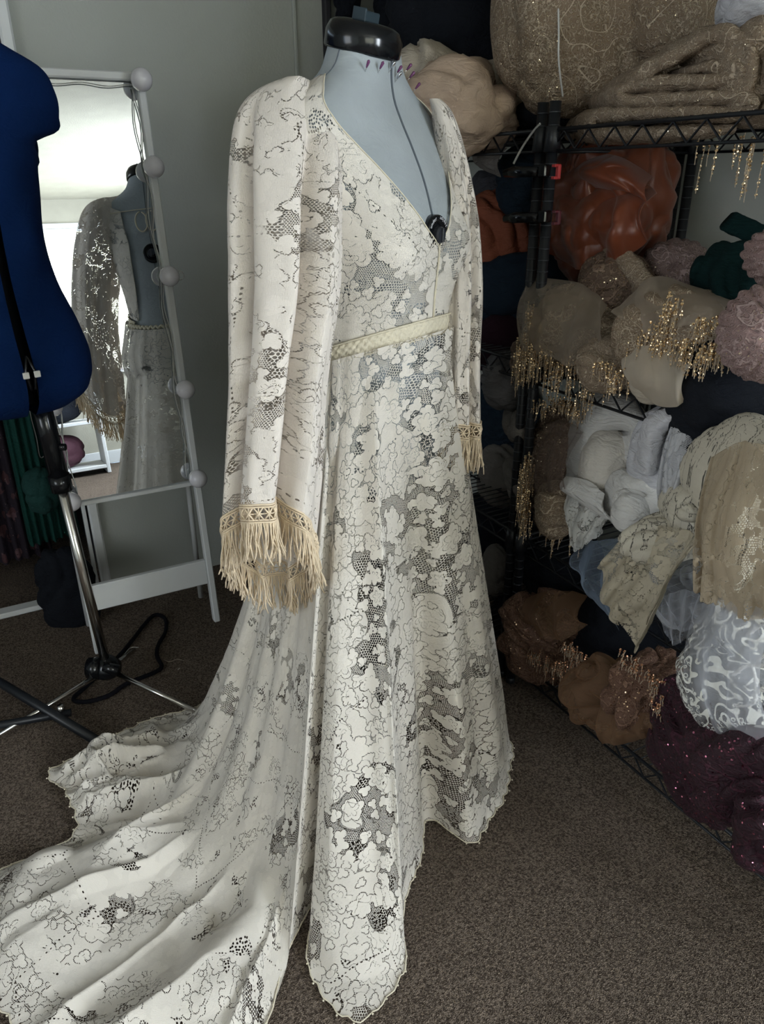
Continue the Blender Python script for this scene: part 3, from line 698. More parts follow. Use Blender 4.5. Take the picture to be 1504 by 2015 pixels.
standing=ss(.02,.20,Zc)
XY=XY+dirr*(fd*np.maximum(standing,.25))[...,None]
# cloth lying on the floor: ridges running outwards and small buckles
lie=(1-ss(.0,.12,Zc))*train[None,:]
rid=vn(np.stack((np.broadcast_to(u*HL*3.6,(NV,NU)),g*1.6+np.broadcast_to(u*3,(NV,NU)),g*0),-1),11); rid=1-np.abs(rid)*2.; 
rid3=1-np.abs(vn(np.stack((np.broadcast_to(u*HL*8.5,(NV,NU)),g*1.2,g*0+4),-1),14))*2
rid2=vn(np.stack((XY[...,0]*13,XY[...,1]*13,XY[...,0]*0),-1),12)
edge_f=1-.55*ss(.9,1,g)
Zc=Zc+lie*edge_f*(.060*np.clip(rid,0,1)**1.2+.020*np.clip(rid3,0,1)+.020*np.clip(rid2,-.2,1))
# crumpled far corner of the train
cr=np.exp(-(((XY[...,0]-.10)/.16)**2+((XY[...,1]-1.62)/.12)**2)); rc=1-np.abs(vn(np.stack((XY[...,0]*15+XY[...,1]*6,XY[...,1]*21,XY[...,0]*0),-1),21))*2
Zc=Zc+cr*(.035+.045*np.clip(rc,0,1))*(1-.6*ss(.93,1,g))*(1-standing)
# scalloped hem
scal=np.abs(np.sin(math.pi*u*round(HL/.042))); 
edge=ss(.975,1,g)*.009*scal; hd=hv/(R[:,None]+1e-9); XY=XY+hd[None,:,:2]*edge[...,None]
# rows near the hem of hanging parts float a hair over the carpet
Zc=np.maximum(Zc,.006)
P=np.concatenate((XY,Zc[...,None]),-1)
# fine crinkle
P[...,2]+=.0018*vn(P*42,8)*S_
Th=1.9; rho0=.96/Th; al=u*Th*1.0; rho=rho0+np.linspace(0,1,NV)[:,None]*LEN[None,:]
uvs=np.stack((rho*np.cos(al)[None,:]+0,rho*np.sin(al)[None,:]+0),-1)
# close the ring with a duplicated seam column
Pc=np.concatenate((P,P[:,:1]),1); al2=Th; rr_=rho0+np.linspace(0,1,NV)*LEN[0]; uvc=np.concatenate((uvs,np.stack((rr_*math.cos(al2),rr_*math.sin(al2)),-1)[:,None]),1)
sk=mobj('skirt',inv(dress,Pc),gridfaces(NV,NU+1),M_LACE2,dress,True,uvc)
fr_a=np.exp(-((phw-.1)/.95)**2)[None,:]; op=-.10*train[None,:]*(1-ss(.82,.95,g))+.07*fr_a*(1-ss(.35,.75,g))*(1-train[None,:])-.015
op=np.concatenate((op,op[:,:1]),1); at_=sk.data.attributes.new('openwork','FLOAT','POINT'); at_.data.foreach_set('value',op.ravel().astype(np.float32))
b=MB(); hemP=P[-1]+ez*.0015; b.tube(hemP[::3],.0016,4,closed=True)
for k in range(0,NU,9):
    b.sphere(hemP[k]+hd[k]*.004,.0022,6,4)
b.build('hem_edging',M_BAND,sk,True)
# gathered heading at the back of the skirt, drawstring bow on the open back
b=MB(); ph=np.linspace(2.1,2*math.pi-2.1,140); zt=seamz(ph)+.004*np.sin(ph*60); b.tube(form.p(zt,ph,.012+.004),.006,6); b.build('gathered_heading',M_BAND,sk,True)
b=MB(); ph=np.linspace(2.1,2*math.pi-2.1,30); b.tube(form.p(np.full(30,1.46),ph,.006),.0018,5)
cb=form.p(1.45,math.pi,.012)
for s_ in(-1,1):
    b.tube([cb+form.L*s_*.02+form.L*s_*.028*math.sin(t)*.8-ez*(.035-.035*math.cos(t)) for t in np.linspace(0,6,22)],.003,6)
b.build('back_tie',M_BAND,dress,True)
# --- sleeves
def sleeve(lv,folds,name_seed,ups,hemdip,parent=dress,recede=1.,axd=rt,axt=fw):
    nv,nu=150,240
    lv=np.array(lv,float); t=np.linspace(0,1,nv)
    C=[];Aw=[];Bt=[]
    for py,l,r,fd,th in lv:
        pl,pr=atf(l,py,fd),atf(r,py,fd); C.append((pl+pr)/2); Aw.append(np.linalg.norm(pr-pl)/2); Bt.append(th)
    C=catmull(C,nv); Aw=catmull(np.array(Aw)[:,None]*np.ones(3),nv)[:,0]; Bt=catmull(np.array(Bt)[:,None]*np.ones(3),nv)[:,0]
    ps=np.arange(nu)*2*math.pi/nu; 
    fo=np.zeros(nu)
    for c_,w_,d_ in folds:   # sharp folds at given angles
        dd=np.arctan2(np.sin(ps-c_),np.cos(ps-c_)); fo+=d_*np.exp(-(dd/w_)**2)
    k=.02+.98*ss(.10,.80,t)
    fine=.06*np.sin(ps*9+1)+.03*np.sin(ps*17)
    rr=1+k[:,None]*(fo+fine*.5)[None,:]+.015*vn(np.stack((np.broadcast_to(ps*3,(nv,nu)),np.broadcast_to(t[:,None]*4,(nv,nu)),np.zeros((nv,nu))+name_seed),-1),name_seed)
    e=.8
    cx=np.sign(np.cos(ps))*np.abs(np.cos(ps))**e; sx=np.sign(np.sin(ps))*np.abs(np.sin(ps))**e
    P=C[:,None,:]+axd*(Aw[:,None]*cx*np.minimum(rr,1.06))[...,None]+axt*(Bt[:,None]*sx*rr)[...,None]
    P=P+fw*((.085*(1-ss(.12,.5,t)))[:,None]*(np.clip(cx,0,1)**1.5)[None,:])[...,None]*recede
    # hem falls lower behind (negative sin = toward the camera)
    P[...,2]+=(ss(.55,1,t)[:,None]*hemdip*(sx*.5+.5)[None,:])
    P=P+vn(P*30,4)[...,None]*.0012
    L=np.concatenate(([0],np.cumsum(np.linalg.norm(np.diff(C,axis=0),axis=1))))
    uv=np.stack((np.broadcast_to(ps*.085+name_seed,(nv,nu)),np.broadcast_to(L[:,None],(nv,nu))),-1)
    Pc=np.concatenate((P,P[:,:1]),1); uvc=np.concatenate((uv,uv[:,:1]+np.array((2*math.pi*.085,0))),1)
    o=mobj('sleeve',inv(parent,Pc),gridfaces(nv,nu+1),M_SLV,parent,True,uvc)
    # close the top
    hemr=P[-1]; nrm=hemr-hemr.mean(0); nrm[:,2]=0; nrm/=np.linalg.norm(nrm,axis=1)[:,None]
    # crochet trim: two cords and star crosses
    b=MB(); n2=nu
    rings=[hemr+nrm*.002-ez*dz for dz in(0,.004,.027,.031)]
    for q in rings: b.tube(q[::2],.0017,5,closed=True)
    dl2=np.concatenate(([0],np.cumsum(np.linalg.norm(np.diff(np.vstack((hemr,hemr[:1])),axis=0),axis=1)))); per=dl2[-1]
    def hp(x,dz,o_=.002):
        x=x%per; k_=np.searchsorted(dl2,x)-1; k_=max(0,min(nu-1,k_)); f=(x-dl2[k_])/(dl2[k_+1]-dl2[k_]+1e-9); return hemr[k_]*(1-f)+hemr[(k_+1)%nu]*f+nrm[k_]*o_-ez*dz
    ns=int(per/.0165)
    for k_ in range(ns):
        x=k_*per/ns; w_=per/ns
        b.tube([hp(x,.004),hp(x+w_*.5,.0155,.003),hp(x+w_,.027)],[.0011,.0018,.0011],5); b.tube([hp(x,.027),hp(x+w_*.5,.0155,.004),hp(x+w_,.004)],[.0011,.0018,.0011],5)
        b.tube([hp(x+w_*.5,.004),hp(x+w_*.5,.027,.003)],.0012,5); b.tube([hp(x,.0155),hp(x+w_,.0155,.003)],.0012,5)
    b.build('crochet_trim',M_FRINGE,o,True)
    # fringe strands
    rg=random.Random(name_seed); b=MB(); nstr=int(per/.0026)
    for k_ in range(nstr):
        x=k_*per/nstr; p0=hp(x,.030,.002); Ls=.070+rg.uniform(-.006,.010); a=rg.uniform(0,6.28); am=rg.uniform(.001,.0035); dx=rg.uniform(-.012,.012); dy=rg.uniform(-.008,.008); fq=rg.uniform(5,9)
        pts=[p0+rt*(dx*q**1.5+am*math.sin(q*fq+a)*q**.5)+fw*(dy*q+am*math.cos(q*fq*.8+a)*q**.5)-ez*Ls*q for q in np.linspace(0,1,8)]
        b.tube(pts,.00125,4)
    fr=b.build('fringe',M_FRINGE,o,True); fr['kind']='stuff'
    return P
lvR=[(152,565,612,1.37,.012),(176,508,640,1.37,.032),(215,474,660,1.365,.056),(280,461,672,1.345,.074),(400,457,672,1.295,.080),(550,458,668,1.24,.078),(700,456,640,1.205,.08),(820,448,628,1.20,.082),(950,440,612,1.195,.088)]
D=math.radians
foR=[(D(-60),.20,-.86),(D(-92),.22,.12),(D(-128),.17,-.6),(D(-30),.2,.12),(D(70),.2,-.4),(D(120),.2,-.3),(D(-155),.16,.1)]
SR=sleeve(lvR,foR,31,.0,-.20)
lvL=[(195,845,866,1.53,.012),(225,850,892,1.54,.03),(300,858,916,1.55,.045),(420,868,940,1.55,.05),(560,868,950,1.52,.055),(700,866,945,1.50,.06),(820,864,945,1.50,.06)]
foL=[(D(-60),.2,-.4),(D(-120),.2,-.3),(D(60),.2,-.4)]
SL=sleeve(lvL,foL,57,.0,-.02,recede=0.)
# ================================================================== FABRIC BUNDLES
import bmesh
_ico={}
def ico(n):
    if n not in _ico:
        bm=bmesh.new(); bmesh.ops.create_icosphere(bm,subdivisions=n,radius=1); bm.verts.ensure_lookup_table()
        _ico[n]=(np.array([v.co[:] for v in bm.verts]),np.array([[v.index for v in f.verts] for f in bm.faces])); bm.free()
    return _ico[n]
def ridge(P,s): return 1-np.abs(vn(P,s))*2.2
def fab(p,style,seed,amp,fr,n=None,dirv=None,pole=None):
    w_=np.stack([vn(p*fr*.6+k*7,seed+k) for k in range(3)],-1)
    q=p+w_*.35/fr
    rg=np.random.RandomState(seed); B_=np.linalg.qr(rg.randn(3,3))[0]; qa=(q@B_)*np.array((1.,.38,1.15))
    bil=lambda x,k: np.minimum(np.abs(vn(x,seed+k))*2.6,1)**.75
    if style=='crumple': return amp*1.35*(bil(qa*fr*.8,0)*1.5-.9+.65*bil(qa*fr*1.9,3)+.3*bil(qa*fr*4.2,5)-.35)
    if style=='fold':
        d=np.array(dirv,float); s=(q@d)*fr*2.2+1.5*vn(p*fr*.6,seed)+.5*vn(p*fr*1.6,seed+8); return amp*(np.abs(np.sin(s*math.pi))**.55*1.7-1+.75*bil(qa*fr*1.5,2)+.35*bil(qa*fr*3.8,4)-.4)
    if style=='radial':
        ctr=n@pole; t1=np.cross(pole,ez); t1/=np.linalg.norm(t1); t2=np.cross(pole,t1); a=np.arctan2(n@t1,n@t2); rr=np.sqrt(np.clip(1-ctr**2,0,1))
        f=np.abs(np.sin(a*fr+1.3*vn(p*9,seed)+vn(n*2,seed)*1.2))**.6; return amp*(f*1.2*ss(.05,.5,rr)-.6+.25*ridge(q*26,seed+2))-np.where(ctr>0,amp*2.4*np.exp(-(rr/.22)**2),0)
def place(box,xp):
    x0,y0,x1,y1=box; C=onx((x0+x1)/2,(y0+y1)/2,xp); d=(C-EYE)@ax; return C,(x1-x0)/2/F*d,(y1-y0)/2/F*d
def blob(name,label,cat,box,xp,th,mat,style='crumple',seed=1,amp=.010,fr=12,e=2.6,sub=5,dirv=(.3,0,1),rot=0,grp=None,tex=0,parent=None,C=None,ab=None,yp=None):
    if C is None:
        if yp is not None: C=ony((box[0]+box[2])/2,(box[1]+box[3])/2,yp); d=(C-EYE)@ax; a,c=(box[2]-box[0])/2/F*d,(box[3]-box[1])/2/F*d
        else: C,a,c=place(box,xp)
    else: a,c=ab
    n,Fq=ico(sub); lp=(np.abs(n)**e).sum(1)**(1/e); q=n/lp[:,None]
    cr_,sr=math.cos(rot),math.sin(rot); X=q[:,0]*a; Zz=q[:,2]*c; X,Zz=X*cr_-Zz*sr,X*sr+Zz*cr_
    p=X[:,None]*rt+(q[:,1]*th)[:,None]*fw+Zz[:,None]*ez
    nw=n[:,0:1]*rt+n[:,1:2]*fw+n[:,2:3]*ez
    d=fab(p+seed*3.1,style,seed,amp,fr,nw,dirv,(-fw*.8-rt*.3+ez*.1)/np.linalg.norm(-fw*.8-rt*.3+ez*.1))
    P=p+nw*d[:,None]
    if parent is None:
        o=mobj(name,P,Fq,mat); o.location=[float(v) for v in C]; tag(o,label,cat,grp)
    else: o=mobj(name,inv(parent,P+C),Fq,mat,parent)
    return o
def wrap(o,name,label,cat,grp=None): pass
def sweep(name,label,cat,pts,xp,thick,width,mat,seed=1,amp=.005,fr=14,grp=None,n=30,m=130,parent=None,taper=.25):
    """thick folded cloth: a soft flat section swept along a path drawn in the plane facing the room"""
    P3=[onx(p[0],p[1],p[2] if len(p)>2 else xp) for p in pts]; C=catmull(P3,m); t=np.linspace(0,1,m)
    T=np.gradient(C,axis=0); T/=np.linalg.norm(T,axis=1)[:,None]; N=np.cross(T,fw); N/=np.linalg.norm(N,axis=1)[:,None]
    a=np.arange(n)*2*math.pi/n; ca=np.sign(np.cos(a))*np.abs(np.cos(a))**.75; sa=np.sign(np.sin(a))*np.abs(np.sin(a))**.55
    k=np.minimum(1,taper+(1-taper)*np.minimum(t,1-t)/.06)**.6
    V=C[:,None,:]+(N[:,None,:]*ca[None,:,None]*thick+fw*sa[None,:,None]*width)*k[:,None,None]
    V=V.reshape(-1,3); c0=V.mean(0); nn=(N[:,None,:]*ca[None,:,None]+fw*sa[None,:,None]).reshape(-1,3)
    p=V-c0; d=amp*1.5*(np.abs(vn(p*fr*np.array((1,1,.6)),seed))*1.8-.5+.8*np.abs(vn(p*fr*2.4,seed+1))+.4*np.abs(vn(p*fr*5.5,seed+2))); V=V+nn*d[:,None]
    Fq=[tuple(f) for f in gridfaces(m,n,True)]+[tuple(range(n-1,-1,-1)),tuple(range((m-1)*n,m*n))]
    if parent is None: o=mobj(name,V-c0,Fq,mat); o.location=[float(v) for v in c0]; tag(o,label,cat,grp); return o
    off=rootoff(parent) if parent.get('_w') else np.array(parent.location)
    return mobj(name,V-off,Fq,mat,parent)
def drape(name,label,cat,top,bot,xp,mat,folds=5,amp=.012,seed=1,nu=110,nv=110,parent=None,bulge=.02,uvs=1.,edge=0.,thk=.0015,grp=None):
    T=catmull([onx(p[0],p[1],p[2] if len(p)>2 else xp) for p in top],nu); B=catmull([onx(p[0],p[1],p[2] if len(p)>2 else xp) for p in bot],nu)
    s=np.linspace(0,1,nv)[:,None,None]; P=T[None]*(1-s)+B[None]*s
    u_=np.linspace(0,1,nu)[None,:]; v_=np.linspace(0,1,nv)[:,None]
    out=np.array((-1,-.25,.1)); out/=np.linalg.norm(out)
    f=np.cos(u_*folds*2*math.pi+2.0*vn(np.stack((u_*3+0*v_,v_*2+0*u_,0*u_+0*v_+seed),-1),seed)); f=np.sign(f)*np.abs(f)**.7
    P=P+out*((f*amp*(.4+.6*v_))+bulge*np.sin(math.pi*v_)*1.+amp*.9*(np.abs(vn((P@np.linalg.qr(np.random.RandomState(seed).randn(3,3))[0])*np.array((9,4,13)),seed))*2.2-.6+.6*np.abs(vn(P*24,seed+1))))[...,None]
    if edge: P=P+((P-P.mean((0,1)))*0); P[-1]+=0; P[...,2]-=ss(.97,1,v_)*edge*np.abs(np.sin(u_*math.pi*14))
    W_=np.linalg.norm(np.diff(P[nv//2],axis=0),axis=1).sum(); Hh=np.linalg.norm(np.diff(P[:,nu//2],axis=0),axis=1).sum()
    uv=np.stack((u_*W_*uvs+0*v_+seed*.37,v_*Hh*uvs+0*u_),-1); c0=P.mean((0,1))
    if parent is None: o=mobj(name,P-c0,gridfaces(nv,nu),mat,None,True,uv); o.location=[float(v) for v in c0]; tag(o,label,cat,grp)
    else: o=mobj(name,P-(rootoff(parent) if parent.get('_w') else np.array(parent.location)),gridfaces(nv,nu),mat,parent,True,uv)
    if thk: md=o.modifiers.new('thickness','SOLIDIFY'); md.thickness=thk
    return o
M_SEQ=plain('gold_sequin',(.85,.62,.36),.2,1.); M_SEQR=plain('copper_sequin',(.62,.33,.2),.22,1.); M_CORD=cloth('beige_cord',(.42,.34,.25))
def fringe(parent,line,xp,n,L,seed,mat=None,scat=.015,nm='sequin_fringe',cord=None):
    rg=random.Random(seed); C=catmull([onx(p[0],p[1],p[2] if len(p)>2 else xp) for p in line],200); b=MB(); bc=MB()
    off=rootoff(parent) if parent.get('_w') else np.array(parent.location)
    for k in range(n):
        p=C[int(rg.random()*199)]+np.array((rg.uniform(-.008,.02),rg.uniform(-scat,scat),rg.uniform(-scat,scat))); Ls=L*rg.uniform(.35,1.1); sw=rg.uniform(-.006,.006)
        bc.tube([p,p+np.array((-.004,sw*.5,-Ls*.5)),p+np.array((-.004,sw,-Ls))],.0009,4)
        m=int(Ls/.0062)
        for j in range(m):
            if rg.random()<.25: continue
            q=p+np.array((-.003,sw*j/m,-Ls*j/m)); nn=np.array((-1+rg.uniform(-.6,.6),rg.uniform(-.9,.5),rg.uniform(-.5,.7))); nn/=np.linalg.norm(nn)
            u=np.cross(nn,ez); u/=np.linalg.norm(u)+1e-9; v=np.cross(nn,u); r=rg.choice((.0022,.0028,.0032)); a=np.arange(6)*math.pi/3
            b.add([q+nn*.0012]+[q+r*(math.cos(t)*u+math.sin(t)*v) for t in a],[(0,1+i,1+(i+1)%6) for i in range(6)])
    for bb,mm,nn_ in((b,mat or M_SEQ,nm),(bc,cord or M_CORD,'fringe_cords')):
        V=np.concatenate(bb.v)-off; o=mobj(nn_,V,bb.f,mm,parent,False); o['kind']='stuff'
G1=((.27,.195,.13),(.68,.56,.42)); M_G1=sequin('gold_lace',*G1,glit=.10,sc_=1.7); M_G2=sequin('beige_lace',(.29,.215,.15),(.66,.54,.41),glit=.05,sc_=1.9); M_G3=sequin('bronze_sequin_lace',(.16,.105,.075),(.36,.25,.18),glit=.16)
M_MV=sequin('mauve_lace',(.24,.165,.15),(.46,.34,.32),glit=.06,sc_=1.2); M_RU=sequin('rust_sequin',(.15,.075,.048),(.29,.165,.11),glit=.16,gcol=(1,.72,.5))
M_PK=sequin('dusty_pink_lace',(.34,.225,.215),(.55,.41,.39),glit=.05,sc_=1.25); M_BU=sequin('burgundy_sequin',(.022,.0025,.010),(.060,.008,.024),glit=.09,gcol=(.75,.25,.38))
M_WC=cloth('white_cotton',(.74,.73,.71),.9,.8); M_WC2=cloth('cool_white_cotton',(.62,.62,.66),.9,.8); M_CR=cloth('cream_wool',(.50,.44,.36),.95,.8); M_PE=cloth('peach_chiffon',(.50,.38,.29),.9,.6)
M_BK=cloth('black_cloth',(.010,.012,.017),.9,.6,1,.15); M_NV=cloth('navy_cloth',(.012,.022,.035),.9,.6,1,.15); M_GRN=cloth('dark_green_velvet',(.006,.022,.022),.9,.6,1,.1); M_MAR=cloth('maroon_cloth',(.022,.008,.014),.9,.6,1,.15)
M_SAT=plain('rust_satin',(.18,.043,.016),.34,0,.5,22,Sheen_Weight=.2); M_RST=cloth('rust_cloth',(.22,.062,.03),.7,.5); M_GR=cloth('grey_gauze',(.16,.155,.16),.95,.9); M_LGR=cloth('warm_grey_cloth',(.22,.20,.185),.95,.8)
M_TL=tulle('beige_tulle',(.50,.42,.34),.35); M_TLC=tulle('cream_tulle',(.66,.58,.47),.62); M_TLW=tulle('white_tulle',(.66,.68,.74),.10); M_TLR=tulle('tan_tulle',(.27,.155,.085),.45); M_TLB=tulle('blue_white_veil',(.30,.38,.50),.22)
M_LC=lace('cream_lace_cloth',(.62,.56,.44),alpha=True,netamt=.05,transl=.2,scale=1.5); M_LCO=lace('cream_lace_lining',(.62,.58,.49),coord='Object',alpha=False,netamt=-.03); M_LTAN=lace('tan_lace_cloth',(.56,.47,.35),alpha=True,netamt=.02,transl=.2,scale=1.5)
def lacewhite():
    t=NT('white_guipure'); p=t.coord(); v=t.vor(p,95); r=((t.o(v,'Distance')-.3).f('ABSOLUTE')<.07); n=((t.noise(p,22,1)*6.).f('FRACT')-.5).f('ABSOLUTE')<.12
    m=(r*(t.noise(p,9,0)>.5)+n).f('MINIMUM',1.); nr=t.bump(m,.8,.003)
    return t.done(t.mixs(m*.75+.22,S(t,t.n('ShaderNodeBsdfTransparent').outputs[0]),t.pbr(t.mix(m,(.45,.46,.48),(.78,.78,.74)),.8,nr)))
M_GUI=lacewhite()
LIFT=[]
# ---------------- top shelf
o=blob('lace_bundle','huge rounded bundle of gold beaded lace bound with a clear cord, top of the picture','fabric',(978,-150,1350,205),1.36,.13,M_G1,'crumple',3,.010,8,2.5,6)
b=MB(); pts=[onx(1098,-40,1.21),onx(1100,60,1.205),onx(1100,120,1.212),onx(1108,190,1.25)]; b.tube(np.array(catmull(pts,30))-np.array(o.location),.0022,6); b.build('clear_cord',plain('clear_tie',(.6,.6,.6),.25),o,True)
e=wempty('folded_lace',onx(1290,250,1.3),'thick folded stack of beige patterned lace on the front of the top shelf','fabric')
sweep('folded_layers','','',[(1425,256),(1300,264),(1165,266),(1140,250),(1165,233),(1300,229),(1400,230),(1428,216),(1400,201),(1300,203),(1215,206),(1190,193),(1220,179),(1300,172),(1380,170),(1408,155),(1385,140),(1330,146)],1.30,.0135,.12,M_G2,10,.0022,20,parent=e,m=420)
sweep('upper_fold','','',[(1192,204),(1228,165),(1300,122),(1372,84),(1420,100),(1432,150),(1424,190),(1400,206)],1.30,.0145,.11,M_G2,7,.003,18,parent=e,m=200)
sweep('inner_fold','','',[(1370,100),(1392,118),(1396,150),(1380,168)],1.30,.010,.10,M_G2,9,.003,18,parent=e)
o=sweep('folded_lace','brown beaded lace roll at the right end of the top shelf, beside the folded stack','fabric',[(1450,230),(1435,150),(1470,90),(1530,100),(1520,200),(1470,200)],1.30,.030,.09,M_G2,21,.005,14)
fringe(o,[(1380,276,1.25),(1504,268,1.25)],1.25,14,.085,4)
blob('lavender_cloth','pale lavender white cloth at the top right corner, lying on the brown lace','fabric',(1432,-50,1560,62),1.33,.10,M_WC2,'fold',5,.006,9,2.3,dirv=(.5,0,1))
blob('gold_lace_mound','loose mound of beaded gold lace between the big bundle and the top right corner','fabric',(1240,-60,1425,130),1.46,.10,M_G1,'crumple',6,.012,12,2.2)
blob('peach_chiffon_bundle','soft peach chiffon bundle on the top shelf, right beside the dress shoulder','fabric',(800,150,1010,285),1.32,.14,M_PE,'crumple',8,.024,9,2.3,yp=1.72)
blob('cream_chiffon_bundle','cream chiffon heap lying on top of the peach bundle beside the neck','fabric',(790,115,985,210),1.38,.12,M_CR,'crumple',9,.028,8,2.0,yp=1.80)
blob('black_garment_pile','tall heap of black garments on the top shelf behind the black neck cap','clothes',(770,-90,1010,180),1.42,.15,M_BK,'crumple',10,.02,6,2.3,yp=1.95)
blob('black_fabric','black cloth filling the gap above the top shelf, beneath the huge gold bundle','fabric',(1015,196,1180,262),1.40,.16,M_BK,'fold',11,.008,8,2.6)
drape('grey_gauze_corner','dark grey gauze corner hanging down over the cream chiffon on the top shelf','fabric',[(870,40,1.30),(910,60,1.30),(975,80,1.30)],[(885,120,1.28),(917,160,1.27),(930,140,1.28)],1.28,cloth('dark_gauze',(.05,.05,.06)),3,.008,14)
drape('cream_paper','pale cream cloth corner hanging below the top shelf beside the dress','fabric',[(938,296,1.26),(1000,292,1.24)],[(945,330,1.27),(985,348,1.24)],1.25,M_LGR,2,.004,15)
blob('hanging_black_bag','black netted bag hanging on the back wall above the neck cap','bag',(662,-60,702,52),1.3,.03,M_BK,'crumple',12,.01,20,2.5,yp=2.5)
blob('black_coat','black coat hanging on the back wall, right of the netted bag','clothes',(742,-90,860,100),1.3,.05,M_BK,'fold',13,.014,7,2.3,dirv=(1,.5,.1),yp=2.42)
# loose cable tie and clips on the post
b=MB(); b.tube(catmull([onx(1064,243,1.19),onx(1050,258,1.188),onx(1028,290,1.185),onx(1011,322,1.18)],20),[.0026]*20,6); tag(b.build('cable_tie',plain('white_strap',(.45,.45,.44),.4),None,True),'white cable tie sticking out from the shelf post below the top shelf','cable tie')
for q,(yy,red,lab) in enumerate(((338,1,'black bar clamp with a red jaw on the shelf post, under the top shelf'),(428,0,'second bar clamp on the shelf post, dark red jaw, beside rust cloth'))):
    c=onx(1030,yy,1.18); e=wempty('bar_clamp',c,lab,'clamp')
    b=MB(); b.tube([onx(995,yy+3,1.18),onx(1015,yy,1.18),onx(1060,yy,1.18)],[.009,.013,.011],10); b.build('clamp_handle',M_BPL,e,True)
    b=MB(); b.box(onx(1072,yy-2,1.185),(.03,.02,.026),.003,.4); b.build('clamp_body',M_BPL,e)
    m_=plain('red_plastic' if red else 'dark_red_plastic',(.42,.03,.03) if red else (.10,.012,.02),.4)
    b=MB(); c=onx(1099,yy,1.185); b.box(c,(.008,.012,.030),.002); b.box(c+rt*-.006+ez*.012,(.014,.012,.006),.001); b.box(c+rt*-.006-ez*.012,(.014,.012,.006),.001); b.build('clamp_jaw',m_,e)
# ---------------- second level
def satin(name,label,box,xp,th,mat,seed,**k): return blob(name,label,'fabric',box,xp,th,mat,'fold',seed,.012,4.2,2.3,6,dirv=k.pop('dirv',(.2,.6,1)),**k)
_sat=blob('satin_bundle','shiny rust orange satin bundle behind the shelf post on the second shelf','fabric',(1070,292,1302,540),1.47,.13,M_SAT,'crumple',31,.030,5.5,2.4,6)
drape('satin_fold','','',[(1075,400,1.36),(1140,345,1.38),(1220,330,1.38),(1290,380,1.40)],[(1080,500,1.33),(1140,530,1.32),(1210,520,1.33),(1280,470,1.37)],1.36,M_SAT,2.6,.016,301,parent=_sat,bulge=.05,nu=160,nv=120)
drape('satin_fold','','',[(1085,330,1.37),(1150,305,1.38),(1230,312,1.39),(1285,350,1.41)],[(1075,420,1.34),(1150,390,1.34),(1230,375,1.35),(1285,410,1.38)],1.36,M_SAT,1.7,.014,302,parent=_sat,bulge=.04,nu=140,nv=90)
blob('rust_cloth','dull rust brown cloth between the dress and the shelf post','fabric',(900,385,1085,585),1.36,.12,M_RST,'fold',32,.012,5,2.2,6,dirv=(.9,.3,.6),rot=.5,yp=1.85)
blob('navy_cloth','dark navy cloth on the second shelf below the rust fabric','fabric',(925,500,1180,640),1.45,.13,M_NV,'fold',33,.012,5,2.4,dirv=(.3,0,1),yp=1.72)
blob('dark_gauze_bundle','dark grey crinkled gauze bundle under the top shelf beside the dress','fabric',(930,340,1050,430),1.4,.12,cloth('charcoal_gauze',(.055,.055,.065),.95,.9),'crumple',34,.016,12,2.2,yp=1.95)
blob('navy_folded_cloth','small dark navy cloth tucked behind the shelf post below the clamp','fabric',(985,300,1075,420),1.42,.10,M_NV,'fold',35,.010,7,2.4,yp=1.72)
blob('maroon_cloth','very dark maroon cloth pile hanging behind the fringed lace, left of the post','fabric',(930,610,1045,730),1.42,.14,M_MAR,'crumple',36,.012,7,2.4,yp=1.75)
blob('folded_sequin_lace','folded sequinned lace with a pointed tip, behind the two fringed pieces','fabric',(1145,505,1290,610),1.36,.07,M_G3,'fold',41,.008,9,2.1,dirv=(.2,.2,1),rot=-.25)
sweep('folded_lace_tip','pointed fold of sequinned lace rising in front of the orange satin','fabric',[(1200,478),(1225,510),(1262,550),(1275,590)],1.34,.020,.035,M_G2,42,.003,18,taper=.05)
blob('mauve_lace_bundle','muted mauve beaded lace behind, against the grey wall above the second shelf','fabric',(1265,476,1395,580),1.48,.08,M_MV,'radial',43,.007,9,2.1)
e=wempty('fringed_lace',onx(1110,660,1.25),'gold fringed sequin lace with tulle spilling over the post end of the second shelf','fabric')
blob('lace_body','','',(1040,575,1240,735),1.30,.09,M_G1,'crumple',44,.012,12,2.1,parent=e)
blob('fringe_clump','','',(1012,660,1085,745),1.235,.05,M_G3,'crumple',45,.008,20,2.1,parent=e)
drape('tulle_flap','','',[(1044,545,1.21),(1085,548,1.23),(1150,560,1.27),(1200,600,1.29)],[(1030,690,1.17),(1075,700,1.16),(1130,720,1.17),(1200,690,1.2)],1.22,M_TL,3,.010,46,parent=e,bulge=.03,thk=0)
fringe(e,[(1030,655,1.17),(1022,700,1.16),(1060,690,1.16),(1100,715,1.17),(1160,700,1.18)],1.18,120,.085,47)
fringe(e,[(1040,600,1.18),(1050,640,1.17),(1035,690,1.165)],1.18,60,.05,48)
e=wempty('fringed_lace',onx(1330,670,1.22),'gold fringed sequin lace with stiff tulle corner, right half of the second shelf','fabric')
blob('lace_body','','',(1215,575,1440,740),1.24,.09,M_G1,'fold',49,.010,9,2.1,parent=e,dirv=(.5,.3,1))
drape('tulle_flap','','',[(1225,600,1.19),(1290,545,1.24),(1360,560,1.28),(1440,590,1.26)],[(1215,620,1.14),(1280,660,1.13),(1350,640,1.12),(1430,650,1.14)],1.2,M_TL,3,.010,50,parent=e,bulge=.025,thk=0)
fringe(e,[(1250,670,1.13),(1290,650,1.12),(1325,590,1.12),(1310,660,1.11),(1270,700,1.12)],1.15,110,.055,51)
fringe(e,[(1330,680,1.10),(1380,690,1.09),(1430,680,1.09)],1.15,110,.04,52)
fringe(e,[(1372,640,1.11),(1392,640,1.10)],1.15,34,.035,53)
